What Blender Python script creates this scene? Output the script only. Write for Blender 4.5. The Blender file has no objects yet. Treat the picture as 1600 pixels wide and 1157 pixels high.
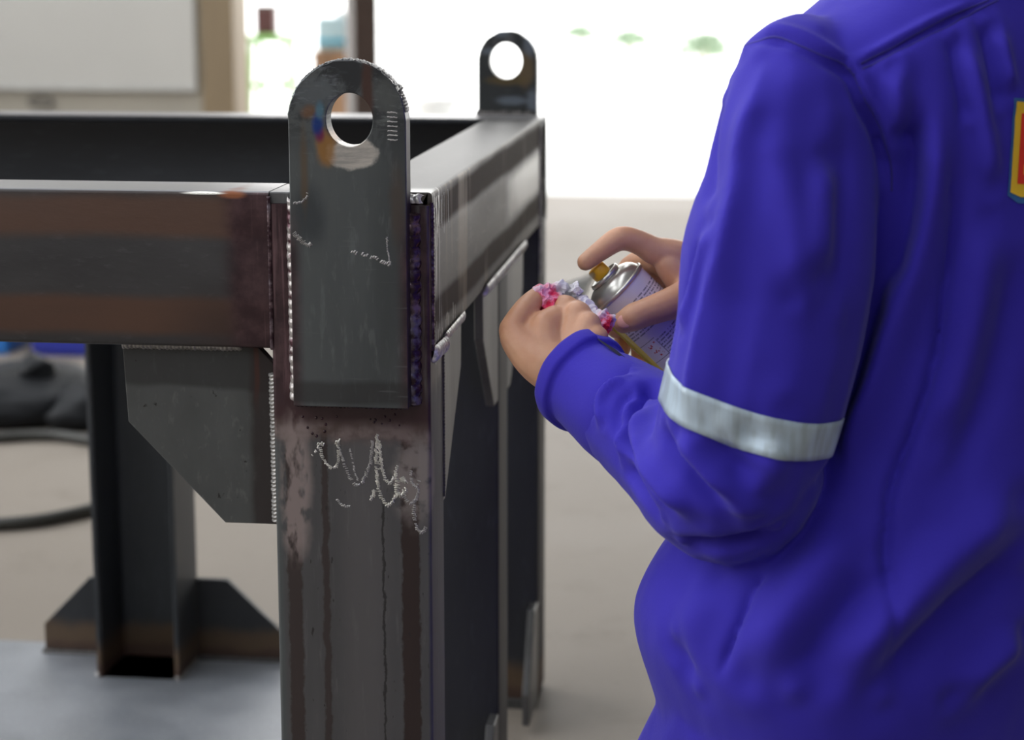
import bpy, bmesh, math, random
import numpy as np
from mathutils import Vector, Matrix, noise as mnoise
from mathutils.bvhtree import BVHTree

R = math.radians
scene = bpy.context.scene
col = scene.collection
random.seed(7)

# ------------------------------------------------------------------ camera, world, sun, exposure
cam_data = bpy.data.cameras.new('camera')
cam_data.lens = 69.9
cam_data.sensor_width = 36.0
cam_data.shift_y = -45.5 / 1600.0
cam_data.clip_start = 0.05
cam_data.clip_end = 300
cam = bpy.data.objects.new('camera', cam_data)
col.objects.link(cam)
cam.location = (0.26244, -1.58483, 0.93334)
cam.rotation_euler = (R(90 - 10.574), 0, R(6.9985))
cam_data.dof.use_dof = True
cam_data.dof.focus_distance = 1.62
cam_data.dof.aperture_fstop = 5.6
scene.camera = cam
MIST_DENSITY = 320.0
SKYLIGHT_STRIPS = [(-5.2, -4.4), (-2.8, -1.3), (-.5, 1.5), (2.5, 6)]   # roof sheets; the gaps between them are open skylights

world = bpy.data.worlds.new('world')
scene.world = world
world.use_nodes = True
wn = world.node_tree
wn.nodes.clear()
w_out = wn.nodes.new('ShaderNodeOutputWorld')
w_bg = wn.nodes.new('ShaderNodeBackground')
w_tc = wn.nodes.new('ShaderNodeTexCoord')
w_sep = wn.nodes.new('ShaderNodeSeparateXYZ')
w_ramp = wn.nodes.new('ShaderNodeValToRGB')
w_ramp.color_ramp.elements[0].position = 0.0
w_ramp.color_ramp.elements[0].color = (1.0, 0.975, 0.93, 1)
w_ramp.color_ramp.elements[1].position = 0.7
w_ramp.color_ramp.elements[1].color = (0.93, 0.96, 1.0, 1)
wn.links.new(w_tc.outputs['Generated'], w_sep.inputs[0])
wn.links.new(w_sep.outputs['Z'], w_ramp.inputs[0])
wn.links.new(w_ramp.outputs[0], w_bg.inputs['Color'])
w_bg.inputs['Strength'].default_value = 4.2
wn.links.new(w_bg.outputs[0], w_out.inputs[0])

sun_data = bpy.data.lights.new('sun', 'SUN')
sun_data.energy = 3.0
sun_data.angle = R(3)
sun_data.color = (1.0, 0.96, 0.9)
sun = bpy.data.objects.new('sun', sun_data)
col.objects.link(sun)
sun.rotation_euler = (R(8), R(42), 0)        # comes from the +X side, high: never through the doorway

vs = scene.view_settings
vs.view_transform = 'Standard'
vs.look = 'None'
vs.gamma = 1.0
vs.exposure = 0.0
vs.use_curve_mapping = False

# ------------------------------------------------------------------ helpers
def link(name, me, mat=None, parent=None):
    o = bpy.data.objects.new(name, me)
    col.objects.link(o)
    if mat is not None and me is not None and not me.materials:
        me.materials.append(mat)
    if parent is not None:
        o.parent = parent
    return o

def from_bm(name, bm, mat, parent=None, smooth=False):
    me = bpy.data.meshes.new(name)
    bm.to_mesh(me)
    bm.free()
    if smooth:
        me.polygons.foreach_set('use_smooth', [True] * len(me.polygons))
    return link(name, me, mat, parent)

def from_np(name, v, f, mat, parent=None, smooth=True):
    me = bpy.data.meshes.new(name)
    me.from_pydata([tuple(p) for p in v], [], [tuple(q) for q in f])
    me.update()
    if smooth:
        me.polygons.foreach_set('use_smooth', [True] * len(me.polygons))
    return link(name, me, mat, parent)

def empty(name, loc=(0, 0, 0), rz=0.0):
    o = bpy.data.objects.new(name, None)
    col.objects.link(o)
    o.location = loc
    o.rotation_euler = (0, 0, rz)
    o.empty_display_size = 0.05
    return o

def tag(o, label=None, cat=None, group=None, kind=None):
    if label: o['label'] = label
    if cat: o['category'] = cat
    if group: o['group'] = group
    if kind: o['kind'] = kind
    return o

def bevel(bm, w, seg=2, ang=30):
    es = [e for e in bm.edges if len(e.link_faces) == 2 and e.calc_face_angle(0) > R(ang)]
    if es:
        bmesh.ops.bevel(bm, geom=es, offset=w, segments=seg, profile=0.5, affect='EDGES', clamp_overlap=True)

def box_bm(x0, x1, y0, y1, z0, z1, bv=0.0, seg=2, bm=None):
    own = bm is None
    b = bmesh.new()
    bmesh.ops.create_cube(b, size=1)
    for v in b.verts:
        v.co = Vector(((x0 + x1) / 2 + v.co.x * (x1 - x0), (y0 + y1) / 2 + v.co.y * (y1 - y0), (z0 + z1) / 2 + v.co.z * (z1 - z0)))
    if bv: bevel(b, bv, seg)
    if own: return b
    me = bpy.data.meshes.new('tmp'); b.to_mesh(me); b.free(); bm.from_mesh(me); bpy.data.meshes.remove(me)
    return bm

def prism_bm(outline, holes, O, U, V, N, t, bv=0.0008):
    """flat plate: outline/holes are 2-D loops in (U,V) from O, t thick along N"""
    b = bmesh.new()
    O, U, V, N = map(Vector, (O, U, V, N))
    edges = []
    for loop in [outline] + holes:
        vs_ = [b.verts.new(O + U * p[0] + V * p[1]) for p in loop]
        for i in range(len(vs_)):
            edges.append(b.edges.new((vs_[i], vs_[(i + 1) % len(vs_)])))
    bmesh.ops.triangle_fill(b, use_beauty=True, use_dissolve=False, edges=edges)
    r = bmesh.ops.extrude_face_region(b, geom=b.faces[:])
    bmesh.ops.translate(b, vec=N * t, verts=[e for e in r['geom'] if isinstance(e, bmesh.types.BMVert)])
    bmesh.ops.recalc_face_normals(b, faces=b.faces[:])
    if bv:
        bevel(b, bv, 1, 60)
    return b

def arc(cx, cy, r, a0, a1, n):
    return [(cx + r * math.cos(a0 + (a1 - a0) * i / n), cy + r * math.sin(a0 + (a1 - a0) * i / n)) for i in range(n + 1)]

def channel_bm(O, A, U, V, L, h, w, tw=0.0065, tf=0.008):
    """rolled steel channel: web outer face through O spanned by A (length L) and U (depth h), flanges w wide along V"""
    O, A, U, V = map(Vector, (O, A, U, V))
    prof = []
    ro, ri, re = 0.0035, 0.009, 0.004
    prof += [(ro * (1 - math.sin(a)), ro * (1 - math.cos(a))) for a in [0, R(30), R(60), R(90)]][::-1] if False else []
    def q(cx, cy, r, a0, a1, n=4): prof.extend(arc(cx, cy, r, R(a0), R(a1), n))
    # coordinates (u, v): u along depth, v along flange
    q(ro, ro, ro, 270, 180)                       # outer corner at u=0,v=0
    prof.append((0, w - 0.0005))
    q(tf - re, w - re, re, 90, 0) if False else prof.append((tf * .55, w))
    prof.append((tf * .9, w - 0.003))
    q(tf + ri, tw + ri, ri, 180, 270)
    q(h - tf - ri, tw + ri, ri, 270, 360)
    prof.append((h - tf * .9, w - 0.003))
    prof.append((h - tf * .55, w))
    prof.append((h, w - 0.0005))
    q(h - ro, ro, ro, 0, -90)
    b = bmesh.new()
    n = len(prof)
    segs = max(1, int(L / 0.15))
    rings = []
    for s in range(segs + 1):
        P = O + A * (L * s / segs)
        rings.append([b.verts.new(P + U * p[0] + V * p[1]) for p in prof])
    for s in range(segs):
        for i in range(n):
            j = (i + 1) % n
            b.faces.new((rings[s][i], rings[s][j], rings[s + 1][j], rings[s + 1][i]))
    b.faces.new(rings[0]); b.faces.new(rings[-1][::-1])
    bmesh.ops.triangulate(b, faces=[f for f in b.faces if len(f.verts) > 4])
    bmesh.ops.recalc_face_normals(b, faces=b.faces[:])
    return b

def smooth_by_angle(o, ang=35):
    me = o.data
    me.polygons.foreach_set('use_smooth', [True] * len(me.polygons))
    try:
        me.set_sharp_from_angle(angle=R(ang))
    except Exception:
        pass

def tube(path, rad, segs=10, caps=True, closed=False):
    """tube mesh along points; rad scalar or list"""
    P = [Vector(p) for p in path]
    n = len(P)
    rr = rad if hasattr(rad, '__len__') else [rad] * n
    v, f = [], []
    T0 = (P[1] - P[0]).normalized()
    up = Vector((0, 0, 1)) if abs(T0.z) < .9 else Vector((1, 0, 0))
    Nn = (up - T0 * up.dot(T0)).normalized()
    for i in range(n):
        T = (P[min(i + 1, n - 1)] - P[max(i - 1, 0)]).normalized()
        Nn = (Nn - T * Nn.dot(T)).normalized()
        B = T.cross(Nn)
        for k in range(segs):
            a = 2 * math.pi * k / segs
            v.append(P[i] + (Nn * math.cos(a) + B * math.sin(a)) * rr[i])
    for i in range(n - 1):
        for k in range(segs):
            f.append((i * segs + k, i * segs + (k + 1) % segs, (i + 1) * segs + (k + 1) % segs, (i + 1) * segs + k))
    if caps:
        f.append(tuple(range(segs))[::-1])
        f.append(tuple(range((n - 1) * segs, n * segs)))
    return v, f

def catmull(pts, per=10):
    P = [np.array(p, float) for p in pts]
    P = [2 * P[0] - P[1]] + P + [2 * P[-1] - P[-2]]
    out = []
    for i in range(1, len(P) - 2):
        for k in range(per):
            t = k / per
            a, b_, c, d = P[i - 1], P[i], P[i + 1], P[i + 2]
            out.append(.5 * ((2 * b_) + (-a + c) * t + (2 * a - 5 * b_ + 4 * c - d) * t * t + (-a + 3 * b_ - 3 * c + d) * t ** 3))
    out.append(P[-2])
    return out

def weld(name, p0, p1, up, side, r, pitch, mat, parent, seed=0, wob=0.12):
    """a weld bead: rippled half-round run from p0 to p1 (or a list of points); up/side span its cross-section"""
    rnd = random.Random(seed)
    pts = [Vector(p0), Vector(p1)] if p1 is not None else [Vector(p) for p in p0]
    up, side = Vector(up).normalized(), Vector(side).normalized()
    samples = []
    spp = max(5, int(pitch / .0008))
    step = pitch / spp
    for a, b in zip(pts[:-1], pts[1:]):
        n = max(2, int((b - a).length / step))
        samples += [a.lerp(b, i / n) for i in range(n)]
    samples.append(pts[-1])
    v, f = [], []
    K = 11
    n = len(samples)
    jit, cur = [], 1.0
    for i in range(n):
        if i % spp == 0: cur = 1 + rnd.uniform(-wob, wob)
        jit.append(cur)
    for i, P in enumerate(samples):
        T = (samples[min(i + 1, n - 1)] - samples[max(i - 1, 0)]).normalized()
        ph = (i % spp) / spp
        ripple = 0.62 + 0.5 * math.sin(math.pi * (ph * .9 + .1)) ** .7 * jit[i]
        endt = min(1, (i + 1) / 3, (n - i) / 3)
        for k in range(K):
            a = math.pi * k / (K - 1)
            ca, sa = math.cos(a), math.sin(a)
            lag = -T * (r * .55 * sa)                 # crescent-shaped ripples
            v.append(P + side * (r * ca * (0.62 + .25 * ripple + .12 * jit[i])) + up * (r * .75 * sa * ripple * endt) + lag)
    for i in range(n - 1):
        for k in range(K - 1):
            f.append((i * K + k, i * K + k + 1, (i + 1) * K + k + 1, (i + 1) * K + k))
    return from_np(name, v, f, mat, parent)

# ------------------------------------------------------------------ materials
class NT:
    def __init__(self, name, **kw):
        self.mat = bpy.data.materials.new(name)
        self.mat.use_nodes = True
        self.t = self.mat.node_tree
        self.t.nodes.clear()
        self.out = self.n('ShaderNodeOutputMaterial')
        self.bsdf = self.n('ShaderNodeBsdfPrincipled')
        self.t.links.new(self.bsdf.outputs[0], self.out.inputs[0])
        self.tc = self.n('ShaderNodeTexCoord')
        self.obj = self.tc.outputs['Object']
        self.set(**kw)
    def n(self, kind, **props):
        x = self.t.nodes.new(kind)
        for k, v in props.items(): setattr(x, k, v)
        return x
    def put(self, sock, val):
        if hasattr(val, 'is_output'): self.t.links.new(val, sock)
        else:
            if isinstance(val, (tuple, list)) and len(val) == 3 and sock.type == 'RGBA': val = (*val, 1)
            sock.default_value = val
    def set(self, color=None, rough=None, metal=None, **kw):
        if color is not None: self.put(self.bsdf.inputs['Base Color'], color)
        if rough is not None: self.put(self.bsdf.inputs['Roughness'], rough)
        if metal is not None: self.put(self.bsdf.inputs['Metallic'], metal)
        for k, v in kw.items(): self.put(self.bsdf.inputs[k.replace('_', ' ')], v)
    def noise(self, scale=5, detail=4, rough=.55, vec=None, stretch=None, dist=0.0, color=False):
        x = self.n('ShaderNodeTexNoise')
        v = vec or self.obj
        if stretch:
            mp = self.n('ShaderNodeMapping'); mp.inputs['Scale'].default_value = stretch
            self.put(mp.inputs['Vector'], v); v = mp.outputs[0]
        self.put(x.inputs['Vector'], v)
        x.inputs['Scale'].default_value = scale; x.inputs['Detail'].default_value = detail
        x.inputs['Roughness'].default_value = rough; x.inputs['Distortion'].default_value = dist
        return x.outputs['Color' if color else 'Fac']
    def m(self, op, a, b=0.0, c=0.0, clamp=False):
        x = self.n('ShaderNodeMath', operation=op, use_clamp=clamp)
        for i, val in enumerate((a, b, c)): self.put(x.inputs[i], val)
        return x.outputs[0]
    def smooth(self, x, lo, hi, a=0.0, b=1.0):
        y = self.n('ShaderNodeMapRange', interpolation_type='SMOOTHSTEP')
        self.put(y.inputs[0], x)
        for i, val in ((1, lo), (2, hi), (3, a), (4, b)): y.inputs[i].default_value = val
        return y.outputs[0]
    def mix(self, fac, a, b):
        x = self.n('ShaderNodeMix', data_type='RGBA')
        self.put(x.inputs[0], fac); self.put(x.inputs[6], a); self.put(x.inputs[7], b)
        return x.outputs[2]
    def mixf(self, fac, a, b):
        x = self.n('ShaderNodeMix', data_type='FLOAT')
        self.put(x.inputs[0], fac); self.put(x.inputs[2], a); self.put(x.inputs[3], b)
        return x.outputs[0]
    def xyz(self, vec=None):
        x = self.n('ShaderNodeSeparateXYZ'); self.put(x.inputs[0], vec or self.obj)
        return x.outputs
    def band(self, x, lo, hi, soft=.003):
        return self.m('MULTIPLY', self.smooth(x, lo - soft, lo + soft), self.smooth(x, hi - soft, hi + soft, 1.0, 0.0))
    def ellip(self, c, r, soft=.3, wob=0.0, scale=60):
        a = self.n('ShaderNodeVectorMath', operation='SUBTRACT'); self.put(a.inputs[0], self.obj); a.inputs[1].default_value = c
        d = self.n('ShaderNodeVectorMath', operation='DIVIDE'); self.put(d.inputs[0], a.outputs[0]); d.inputs[1].default_value = r
        l = self.n('ShaderNodeVectorMath', operation='LENGTH'); self.put(l.inputs[0], d.outputs[0])
        x = l.outputs['Value']
        if wob: x = self.m('ADD', x, self.m('MULTIPLY', self.m('SUBTRACT', self.noise(scale, 3), .5), wob))
        return self.smooth(x, 1 - soft, 1 + soft, 1.0, 0.0)
    def bump(self, h, dist=.001, strength=.5):
        x = self.n('ShaderNodeBump'); x.inputs['Distance'].default_value = dist; x.inputs['Strength'].default_value = strength
        self.put(x.inputs['Height'], h); self.t.links.new(x.outputs[0], self.bsdf.inputs['Normal'])

def simple(name, color, rough=.5, metal=0.0, var=.12, scale=30, bump=0.0, stretch=None, **kw):
    t = NT(name)
    nz = t.noise(scale, 5, stretch=stretch)
    c = t.mix(t.smooth(nz, .25, .75), tuple(x * (1 - var) for x in color), tuple(min(1, x * (1 + var)) for x in color))
    t.set(c, rough, metal, **kw)
    if bump: t.bump(nz, bump)
    return t.mat

SCALE_A, SCALE_B = (.034, .036, .038), (.066, .068, .07)
BROWN = (.085, .036, .020)
def steel_nt(name, a=SCALE_A, b=SCALE_B, rough=.46, metal=.35, grain=(1, 1, 1)):
    """mill scale: dark blue-grey skin, cloudy, lightly scratched"""
    t = NT(name)
    cloud = t.noise(9, 6, .6, stretch=grain)
    fine = t.noise(160, 3, .6, stretch=grain)
    c = t.mix(t.smooth(cloud, .3, .7), a, b)
    c = t.mix(t.m('MULTIPLY', t.smooth(fine, .55, .75), .35), c, tuple(x * 1.7 for x in b))
    t.col = c; t.rgh = t.mixf(t.smooth(cloud, .3, .7), rough - .07, rough + .08); t.met = metal
    t.fine = fine
    return t
def done(t, bump=.0004):
    t.set(t.col, t.rgh, t.met)
    if getattr(t, 'spc', None) is not None: t.put(t.bsdf.inputs['Specular IOR Level'], t.spc)
    t.bump(t.fine, bump, .5)
    return t.mat
def over(t, mask, color, rough=None, metal=None):
    t.col = t.mix(mask, t.col, color)
    if rough is not None: t.rgh = t.mixf(mask, t.rgh, rough)
    if metal is not None: t.met = t.mixf(mask, t.met, metal)

# ------------------------------------------------------------------ the setting: shed, yard
def floor_mat():
    t = NT('concrete_floor')
    big = t.noise(1.3, 5, .6); mid = t.noise(7, 6, .65); fine = t.noise(70, 4, .6)
    c = t.mix(t.smooth(big, .3, .7), (.235, .203, .170), (.275, .242, .206))
    c = t.mix(t.m('MULTIPLY', t.smooth(mid, .52, .72), .55), c, (.195, .168, .138))
    c = t.mix(t.m('MULTIPLY', t.smooth(fine, .6, .8), .4), c, (.11, .095, .08))
    t.set(c, t.mixf(t.smooth(big, .3, .7), .55, .68), 0.0); t.bsdf.inputs['Specular IOR Level'].default_value = .18
    t.bump(fine, .0008, .25)
    return t.mat
M = {}
M['floor'] = floor_mat()
M['yard'] = simple('sunlit_concrete', (.78, .77, .74), .8, var=.06, scale=2)
M['roof'] = simple('roof_sheet', (.42, .43, .44), .6, .2, stretch=(1, 12, 1))
M['wall'] = simple('cream_wall_paint', (.42, .39, .33), .7, var=.05, scale=6)
M['wall_dull'] = simple('grey_shed_wall', (.20, .20, .19), .7, var=.1, scale=4)
M['white_board'] = simple('white_board', (.56, .55, .52), .5, var=.02, scale=3)
M['tan'] = simple('tan_paint', (.25, .185, .11), .55, var=.1, scale=8, stretch=(1, 1, .2))

def struct(name, bm, mat):
    o = from_bm(name, bm, mat); o['kind'] = 'structure'; return o
struct('floor', box_bm(-5, 6, -7, 6.757, -.2, 0), M['floor'])
struct('ground', box_bm(-40, 40, 6.757, 70, -.2, 0), M['yard'])
DOOR_L, DOOR_R, DOOR_H, EAVE = -2.09, 2.4, 3.4, 4.4
b = box_bm(-5, DOOR_L, 6.757, 6.95, 0, EAVE)
box_bm(DOOR_R, 6, 6.757, 6.95, 0, EAVE, bm=b)
box_bm(DOOR_L, DOOR_R, 6.757, 6.95, DOOR_H, EAVE, bm=b)
struct('wall_back', b, M['wall'])
b = box_bm(-5.2, -5, -7, 6.95, 0, .9)
box_bm(-5.2, -5, -7, 6.95, 4.0, EAVE, bm=b)
box_bm(-5.2, -5, 4.0, 6.95, .9, 4.0, bm=b)
box_bm(-5.2, -5, -7, -3.2, .9, 4.0, bm=b)
struct('wall_left', b, M['wall_dull'])  # unseen wall; its added opening is set close to brighten left-facing sides
struct('wall_right', box_bm(6, 6.2, -7, 6.95, 0, EAVE), M['wall_dull'])
b = box_bm(-5, 6, -7.2, -7, 0, EAVE)
struct('wall_front', b, M['wall_dull'])
b = bmesh.new()
for x0, x1 in SKYLIGHT_STRIPS:
    box_bm(x0, x1, -7, 8.8, EAVE, EAVE + .06, bm=b)  # runs past the back wall as an added, unseen eave dimming the doorway floor
box_bm(1.5, 2.5, -2.6, 8.8, EAVE, EAVE + .06, bm=b)
struct('ceiling', b, M['roof'])
tr = struct('trim_1', box_bm(DOOR_L, -1.945, 6.72, 6.97, 0, DOOR_H, .006), M['tan'])
struct('baseboard_back', box_bm(-5, DOOR_L - .002, 6.735, 6.757, 0, .14, .004), simple('skirting_paint', (.5, .46, .39), .6))

# white board on the wall
wb = empty('white_board', (-5, 6.74, .425))
tag(wb, 'large plain white board fixed to the back wall beside the tan pillar', 'board')
from_bm('panel', box_bm(.05, 2.885, -.016, 0.0, 0, 2.2, .003), M['white_board'], wb)
from_bm('bottom_edge', box_bm(.05, 2.885, -.022, -.0165, 0, .02, .002), simple('board_edge', (.55, .55, .53), .5), wb)
hd = from_np('pull_ring', *tube([(-2.81 + .055 * math.cos(a), 6.738, .372 + .02 * math.sin(a)) for a in np.linspace(0, 2 * math.pi, 25)], .006, 6), simple('grey_pull', (.12, .115, .11), .5))
tag(hd, 'small grey oval ring on the cream wall under the white board', 'ring')

# dark post in the doorway
dp = empty('door_post', (-1.43, 6.9, 0), R(33))
tag(dp, 'dark brown square steel post standing in the bright doorway', 'post')
from_bm('post_tube', box_bm(-.056, .056, -.056, .056, .006, 3.3, .006), simple('brown_post_paint', (.055, .035, .028), .4), dp)
from_bm('foot_plate', box_bm(-.085, .085, -.085, .085, 0, .008, .002), simple('post_foot', (.06, .045, .04), .5), dp)

# water container on a brown stand
st = empty('wooden_stand', (-1.78, 8.05, 0))
tag(st, 'brown wooden stand under the blue and white container outside', 'stand')
wood = simple('brown_wood', (.26, .15, .085), .6, var=.25, scale=14, stretch=(1, 1, .15))
from_bm('stand_top', box_bm(-.11, .11, -.11, .11, .52, .545, .004), wood, st)
from_bm('front_board', box_bm(-.065, .065, -.085, -.065, .02, .52, .003), wood, st)
for sx in (-1, 1):
    for sy in (-1, 1):
        from_bm('leg', box_bm(sx * .085 - .016, sx * .085 + .016, sy * .085 - .016, sy * .085 + .016, 0, .52, .003), wood, st)
ct = empty('water_container', (-1.785, 8.05, .545))
tag(ct, 'white and pale blue plastic container with a blue band on a brown stand', 'container')
pw = simple('pale_blue_plastic', (.40, .55, .62), .35, var=.03)
from_bm('body', box_bm(-.088, .06, -.06, .06, 0, .165, .015, 3), pw, ct, True)
from_bm('label_band', box_bm(-.0895, .0615, -.0615, .0615, .028, .068, .012, 2), simple('blue_band', (.02, .33, .52), .4), ct, True)
from_bm('side_tank', box_bm(.06, .094, -.05, .05, 0, .19, .01, 2), simple('white_tank_plastic', (.32, .36, .38), .35, var=.03), ct, True)
from_np('cap', *tube([(0.02, 0, .162), (.02, 0, .19)], .022, 16), simple('white_cap', (.7, .74, .75), .35), ct, False)

# green stool with a dark red box
sg = empty('plastic_stool', (-2.58, 10, 0))
tag(sg, 'pale green plastic stool standing on the sunlit yard', 'stool')
gp = simple('green_plastic', (.13, .26, .07), .45, var=.04)
from_bm('seat', box_bm(-.125, .125, -.125, .125, .515, .56, .012, 3), gp, sg, True)
for sx in (-1, 1):
    for sy in (-1, 1):
        v, f = tube([(sx * .125, sy * .125, 0), (sx * .1, sy * .1, .525)], [.02, .017], 8)
        from_np('leg', v, f, gp, sg)
for s in (-1, 1):
    from_bm('rail', box_bm(-.1, .1, s * .108 - .008, s * .108 + .008, .25, .28, .003), gp, sg)
rb = empty('red_box', (-2.615, 10, .56))
tag(rb, 'dark red box on the pale green stool outside', 'box')
from_bm('carton', box_bm(-.06, .06, -.05, .05, 0, .15, .006), simple('dark_red_board', (.04, .004, .004), .5), rb)
from_bm('carton_lid', box_bm(-.064, .064, -.054, .054, .15, .172, .004), simple('brown_lid', (.05, .03, .025), .5), rb)

# tub with two dark handles, small pail
tb = empty('round_tub', (-1.21, 7.55, 0))
tag(tb, 'white round tub with two dark handles behind the steel frame', 'tub')
prof = [(.0, 0), (.085, 0), (.088, .004), (.1, .335), (.106, .34), (.106, .35), (.096, .35), (.094, .33), (.082, .02), (0, .02)]
def lathe(prof, n=32):
    v, f = [], []
    for (r, z) in prof:
        for k in range(n):
            a = 2 * math.pi * k / n
            v.append((r * math.cos(a), r * math.sin(a), z))
    for i in range(len(prof) - 1):
        for k in range(n):
            f.append((i * n + k, i * n + (k + 1) % n, (i + 1) * n + (k + 1) % n, (i + 1) * n + k))
    return v, f
from_np('tub_shell', *lathe(prof), simple('white_tub_plastic', (.86, .86, .85), .4, var=.02), tb)
for s in (-1, 1):
    path = [(s * (.066 + .04 * math.sin(a)), -.07, .33 + .043 * math.sin(a * 1.15)) for a in np.linspace(0.25, 2.2, 12)]
    from_np('handle', *tube(path, .0075, 8), simple('black_handle', (.02, .02, .022), .5), tb)
pl = empty('white_pail', (-1.565, 7.5, 0))
tag(pl, 'small white pail seen through the hole of the near lifting lug', 'pail')
from_np('pail_shell', *lathe([(r * .32, z * .98) for r, z in prof], 24), simple('white_pail_plastic', (.88, .88, .88), .35, var=.02), pl)
from_np('pail_bail', *tube([(.034 * math.cos(a), 0, .33 + .03 * math.sin(a)) for a in np.linspace(0, math.pi, 12)], .0025, 6), simple('pail_wire', (.5, .5, .5), .3, .8), pl)

# shrubs far out on the yard
leafm = NT('pale_leaf'); nzl = leafm.noise(3, 3)
leafm.set(leafm.mix(leafm.smooth(nzl, .3, .7), (.20, .285, .18), (.24, .31, .215)), .5)
rl = random.Random(4)
for i, (x, y, s, lab) in enumerate([(-.26, 17.2, .30, 'pale green shrub nearest the shoulder of the worker'),
                                    (-1.95, 23.5, .22, 'smallest pale green shrub far out on the bright yard'),
                                    (-1.15, 20.5, .24, 'middle pale green shrub of the three on the bright yard')]):
    r_ = empty('garden_shrub', (x, y, 0)); tag(r_, lab, 'shrub', 'shrubs on the far yard')
    v, f = [], []
    for k in range(260):
        a, e = rl.uniform(0, 6.28), rl.uniform(-.2, 1.5)
        q = s * rl.uniform(.45, 1)
        c = Vector((q * math.cos(a) * math.cos(e), q * math.sin(a) * math.cos(e), s * .55 + q * .7 * math.sin(e)))
        t1 = Vector((rl.uniform(-1, 1), rl.uniform(-1, 1), rl.uniform(-1, 1))).normalized() * .05
        t2 = t1.cross(Vector((rl.uniform(-1, 1), rl.uniform(-1, 1), rl.uniform(-1, 1)))).normalized() * .02
        n0 = len(v)
        v += [c - t1, c + t2, c + t1, c - t2]
        f.append((n0, n0 + 1, n0 + 2, n0 + 3))
    lf = from_np('foliage', v, f, leafm.mat, r_, False); lf['kind'] = 'stuff'
    for k in range(5):
        a = k * 1.3
        from_np('stem', *tube([(0, 0, 0), (.3 * s * math.cos(a), .3 * s * math.sin(a), s * .8)], [.015, .006], 6), wood, r_)

# black bag, blue crates, hose on the floor at the left
def lumpy(name, r, seed, mat, amp=.18, sub=4, flat=True):
    b = bmesh.new(); bmesh.ops.create_icosphere(b, subdivisions=sub, radius=1)
    for v in b.verts:
        n = v.co.normalized()
        d = 1 + amp * mnoise.noise(n * 1.6 + Vector((seed, 0, 0))) + amp * .45 * (1 - abs(mnoise.noise(n * 4 + Vector((0, seed, 0)))) * 2) * .6 + amp * .2 * mnoise.noise(n * 11)
        v.co = Vector((n.x * r[0] * d, n.y * r[1] * d, n.z * r[2] * d))
        if flat and v.co.z < -r[2] * .7: v.co.z = -r[2] * .7
    return b
bagm = simple('black_plastic', (.009, .010, .012), .5, var=.3, scale=6, Specular_IOR_Level=.2)
bg = empty('black_bag', (-1.30, 2.40, 0)); tag(bg, 'black plastic bag slumped on the floor beside the blue crates', 'bag')
b = lumpy('bag', (.22, .17, .062), 3, bagm, .16)
bmesh.ops.translate(b, verts=b.verts, vec=(0, 0, .0435))
from_bm('bag_body', b, bagm, bg, True)
b = lumpy('neck', (.04, .04, .035), 9, bagm, .4, 3, False)
bmesh.ops.translate(b, verts=b.verts, vec=(.07, -.03, .10)); from_bm('knot', b, bagm, bg, True)
bm2 = lumpy('flap', (.09, .08, .05), 12, bagm, .4, 3)
bmesh.ops.translate(bm2, verts=bm2.verts, vec=(.20, -.08, .033)); from_bm('loose_fold', bm2, bagm, bg, True)
def crate(x, y, w, d, h, mat, label, rz=0):
    r_ = empty('plastic_crate', (x, y, 0), rz); tag(r_, label, 'crate')
    t = .012
    from_bm('crate_floor', box_bm(-w, w, -d, d, 0, .012, .002), mat, r_)
    for s in (-1, 1):
        from_bm('side_panel', box_bm(s * w - t / 2, s * w + t / 2, -d, d, 0.012, h, .003), mat, r_)
        from_bm('end_panel', box_bm(-w, w, s * d - t / 2, s * d + t / 2, .012, h, .003), mat, r_)
    from_bm('rim', box_bm(-w - .012, w + .012, -d - .012, -d + .006, h - .03, h, .004), mat, r_)
    from_bm('rim', box_bm(-w - .012, w + .012, d - .006, d + .012, h - .03, h, .004), mat, r_)
crate(-1.42, 3.2, .07, .16, .26, simple('royal_blue_plastic', (.02, .03, .30), .4), 'royal blue plastic crate behind the black bag')
crate(-1.72, 3.2, .16, .16, .26, simple('bright_blue_plastic', (.02, .16, .50), .4), 'bright blue plastic crate behind the black bag')
hose = from_np('floor_hose', *tube(catmull([(-2.2, 1.5, .012), (-1.5, 1.47, .012), (-1.2, 1.49, .012), (-.993, 1.533, .012), (-.9, 1.6, .012), (-.82, 1.75, .012), (-.82, 1.95, .012), (-.92, 2.09, .012), (-1.041, 2.14, .012), (-1.146, 2.17, .012), (-1.3, 2.12, .012), (-1.6, 2.05, .012), (-2.2, 2.1, .012)], 10), .0115, 10), simple('black_rubber_hose', (.03, .03, .026), .5))
tag(hose, 'dark rubber hose looped on the concrete floor before the black bag', 'hose')

# ------------------------------------------------------------------ the welded steel frame
H, T = .755, .131           # height of the top, depth of the rolled channels
W = .066
X, Y, Z = Vector((1, 0, 0)), Vector((0, 1, 0)), Vector((0, 0, 1))
fr = empty('steel_frame', (0, 0, 0))
tag(fr, 'dark welded steel channel frame with lifting lugs standing on the workshop floor', 'frame')

PURPLE = (.026, .009, .014)
def purple_on(t, mask, k=1.0):
    nz = t.noise(45, 5, .6)
    mask = t.m('MULTIPLY', mask, k)
    t.col = t.mix(mask, t.col, t.mix(t.smooth(nz, .35, .7), PURPLE, (.075, .038, .044)))
    t.rgh = t.mixf(mask, t.rgh, .3)
    t.met = t.mixf(mask, t.met, .15)

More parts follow.
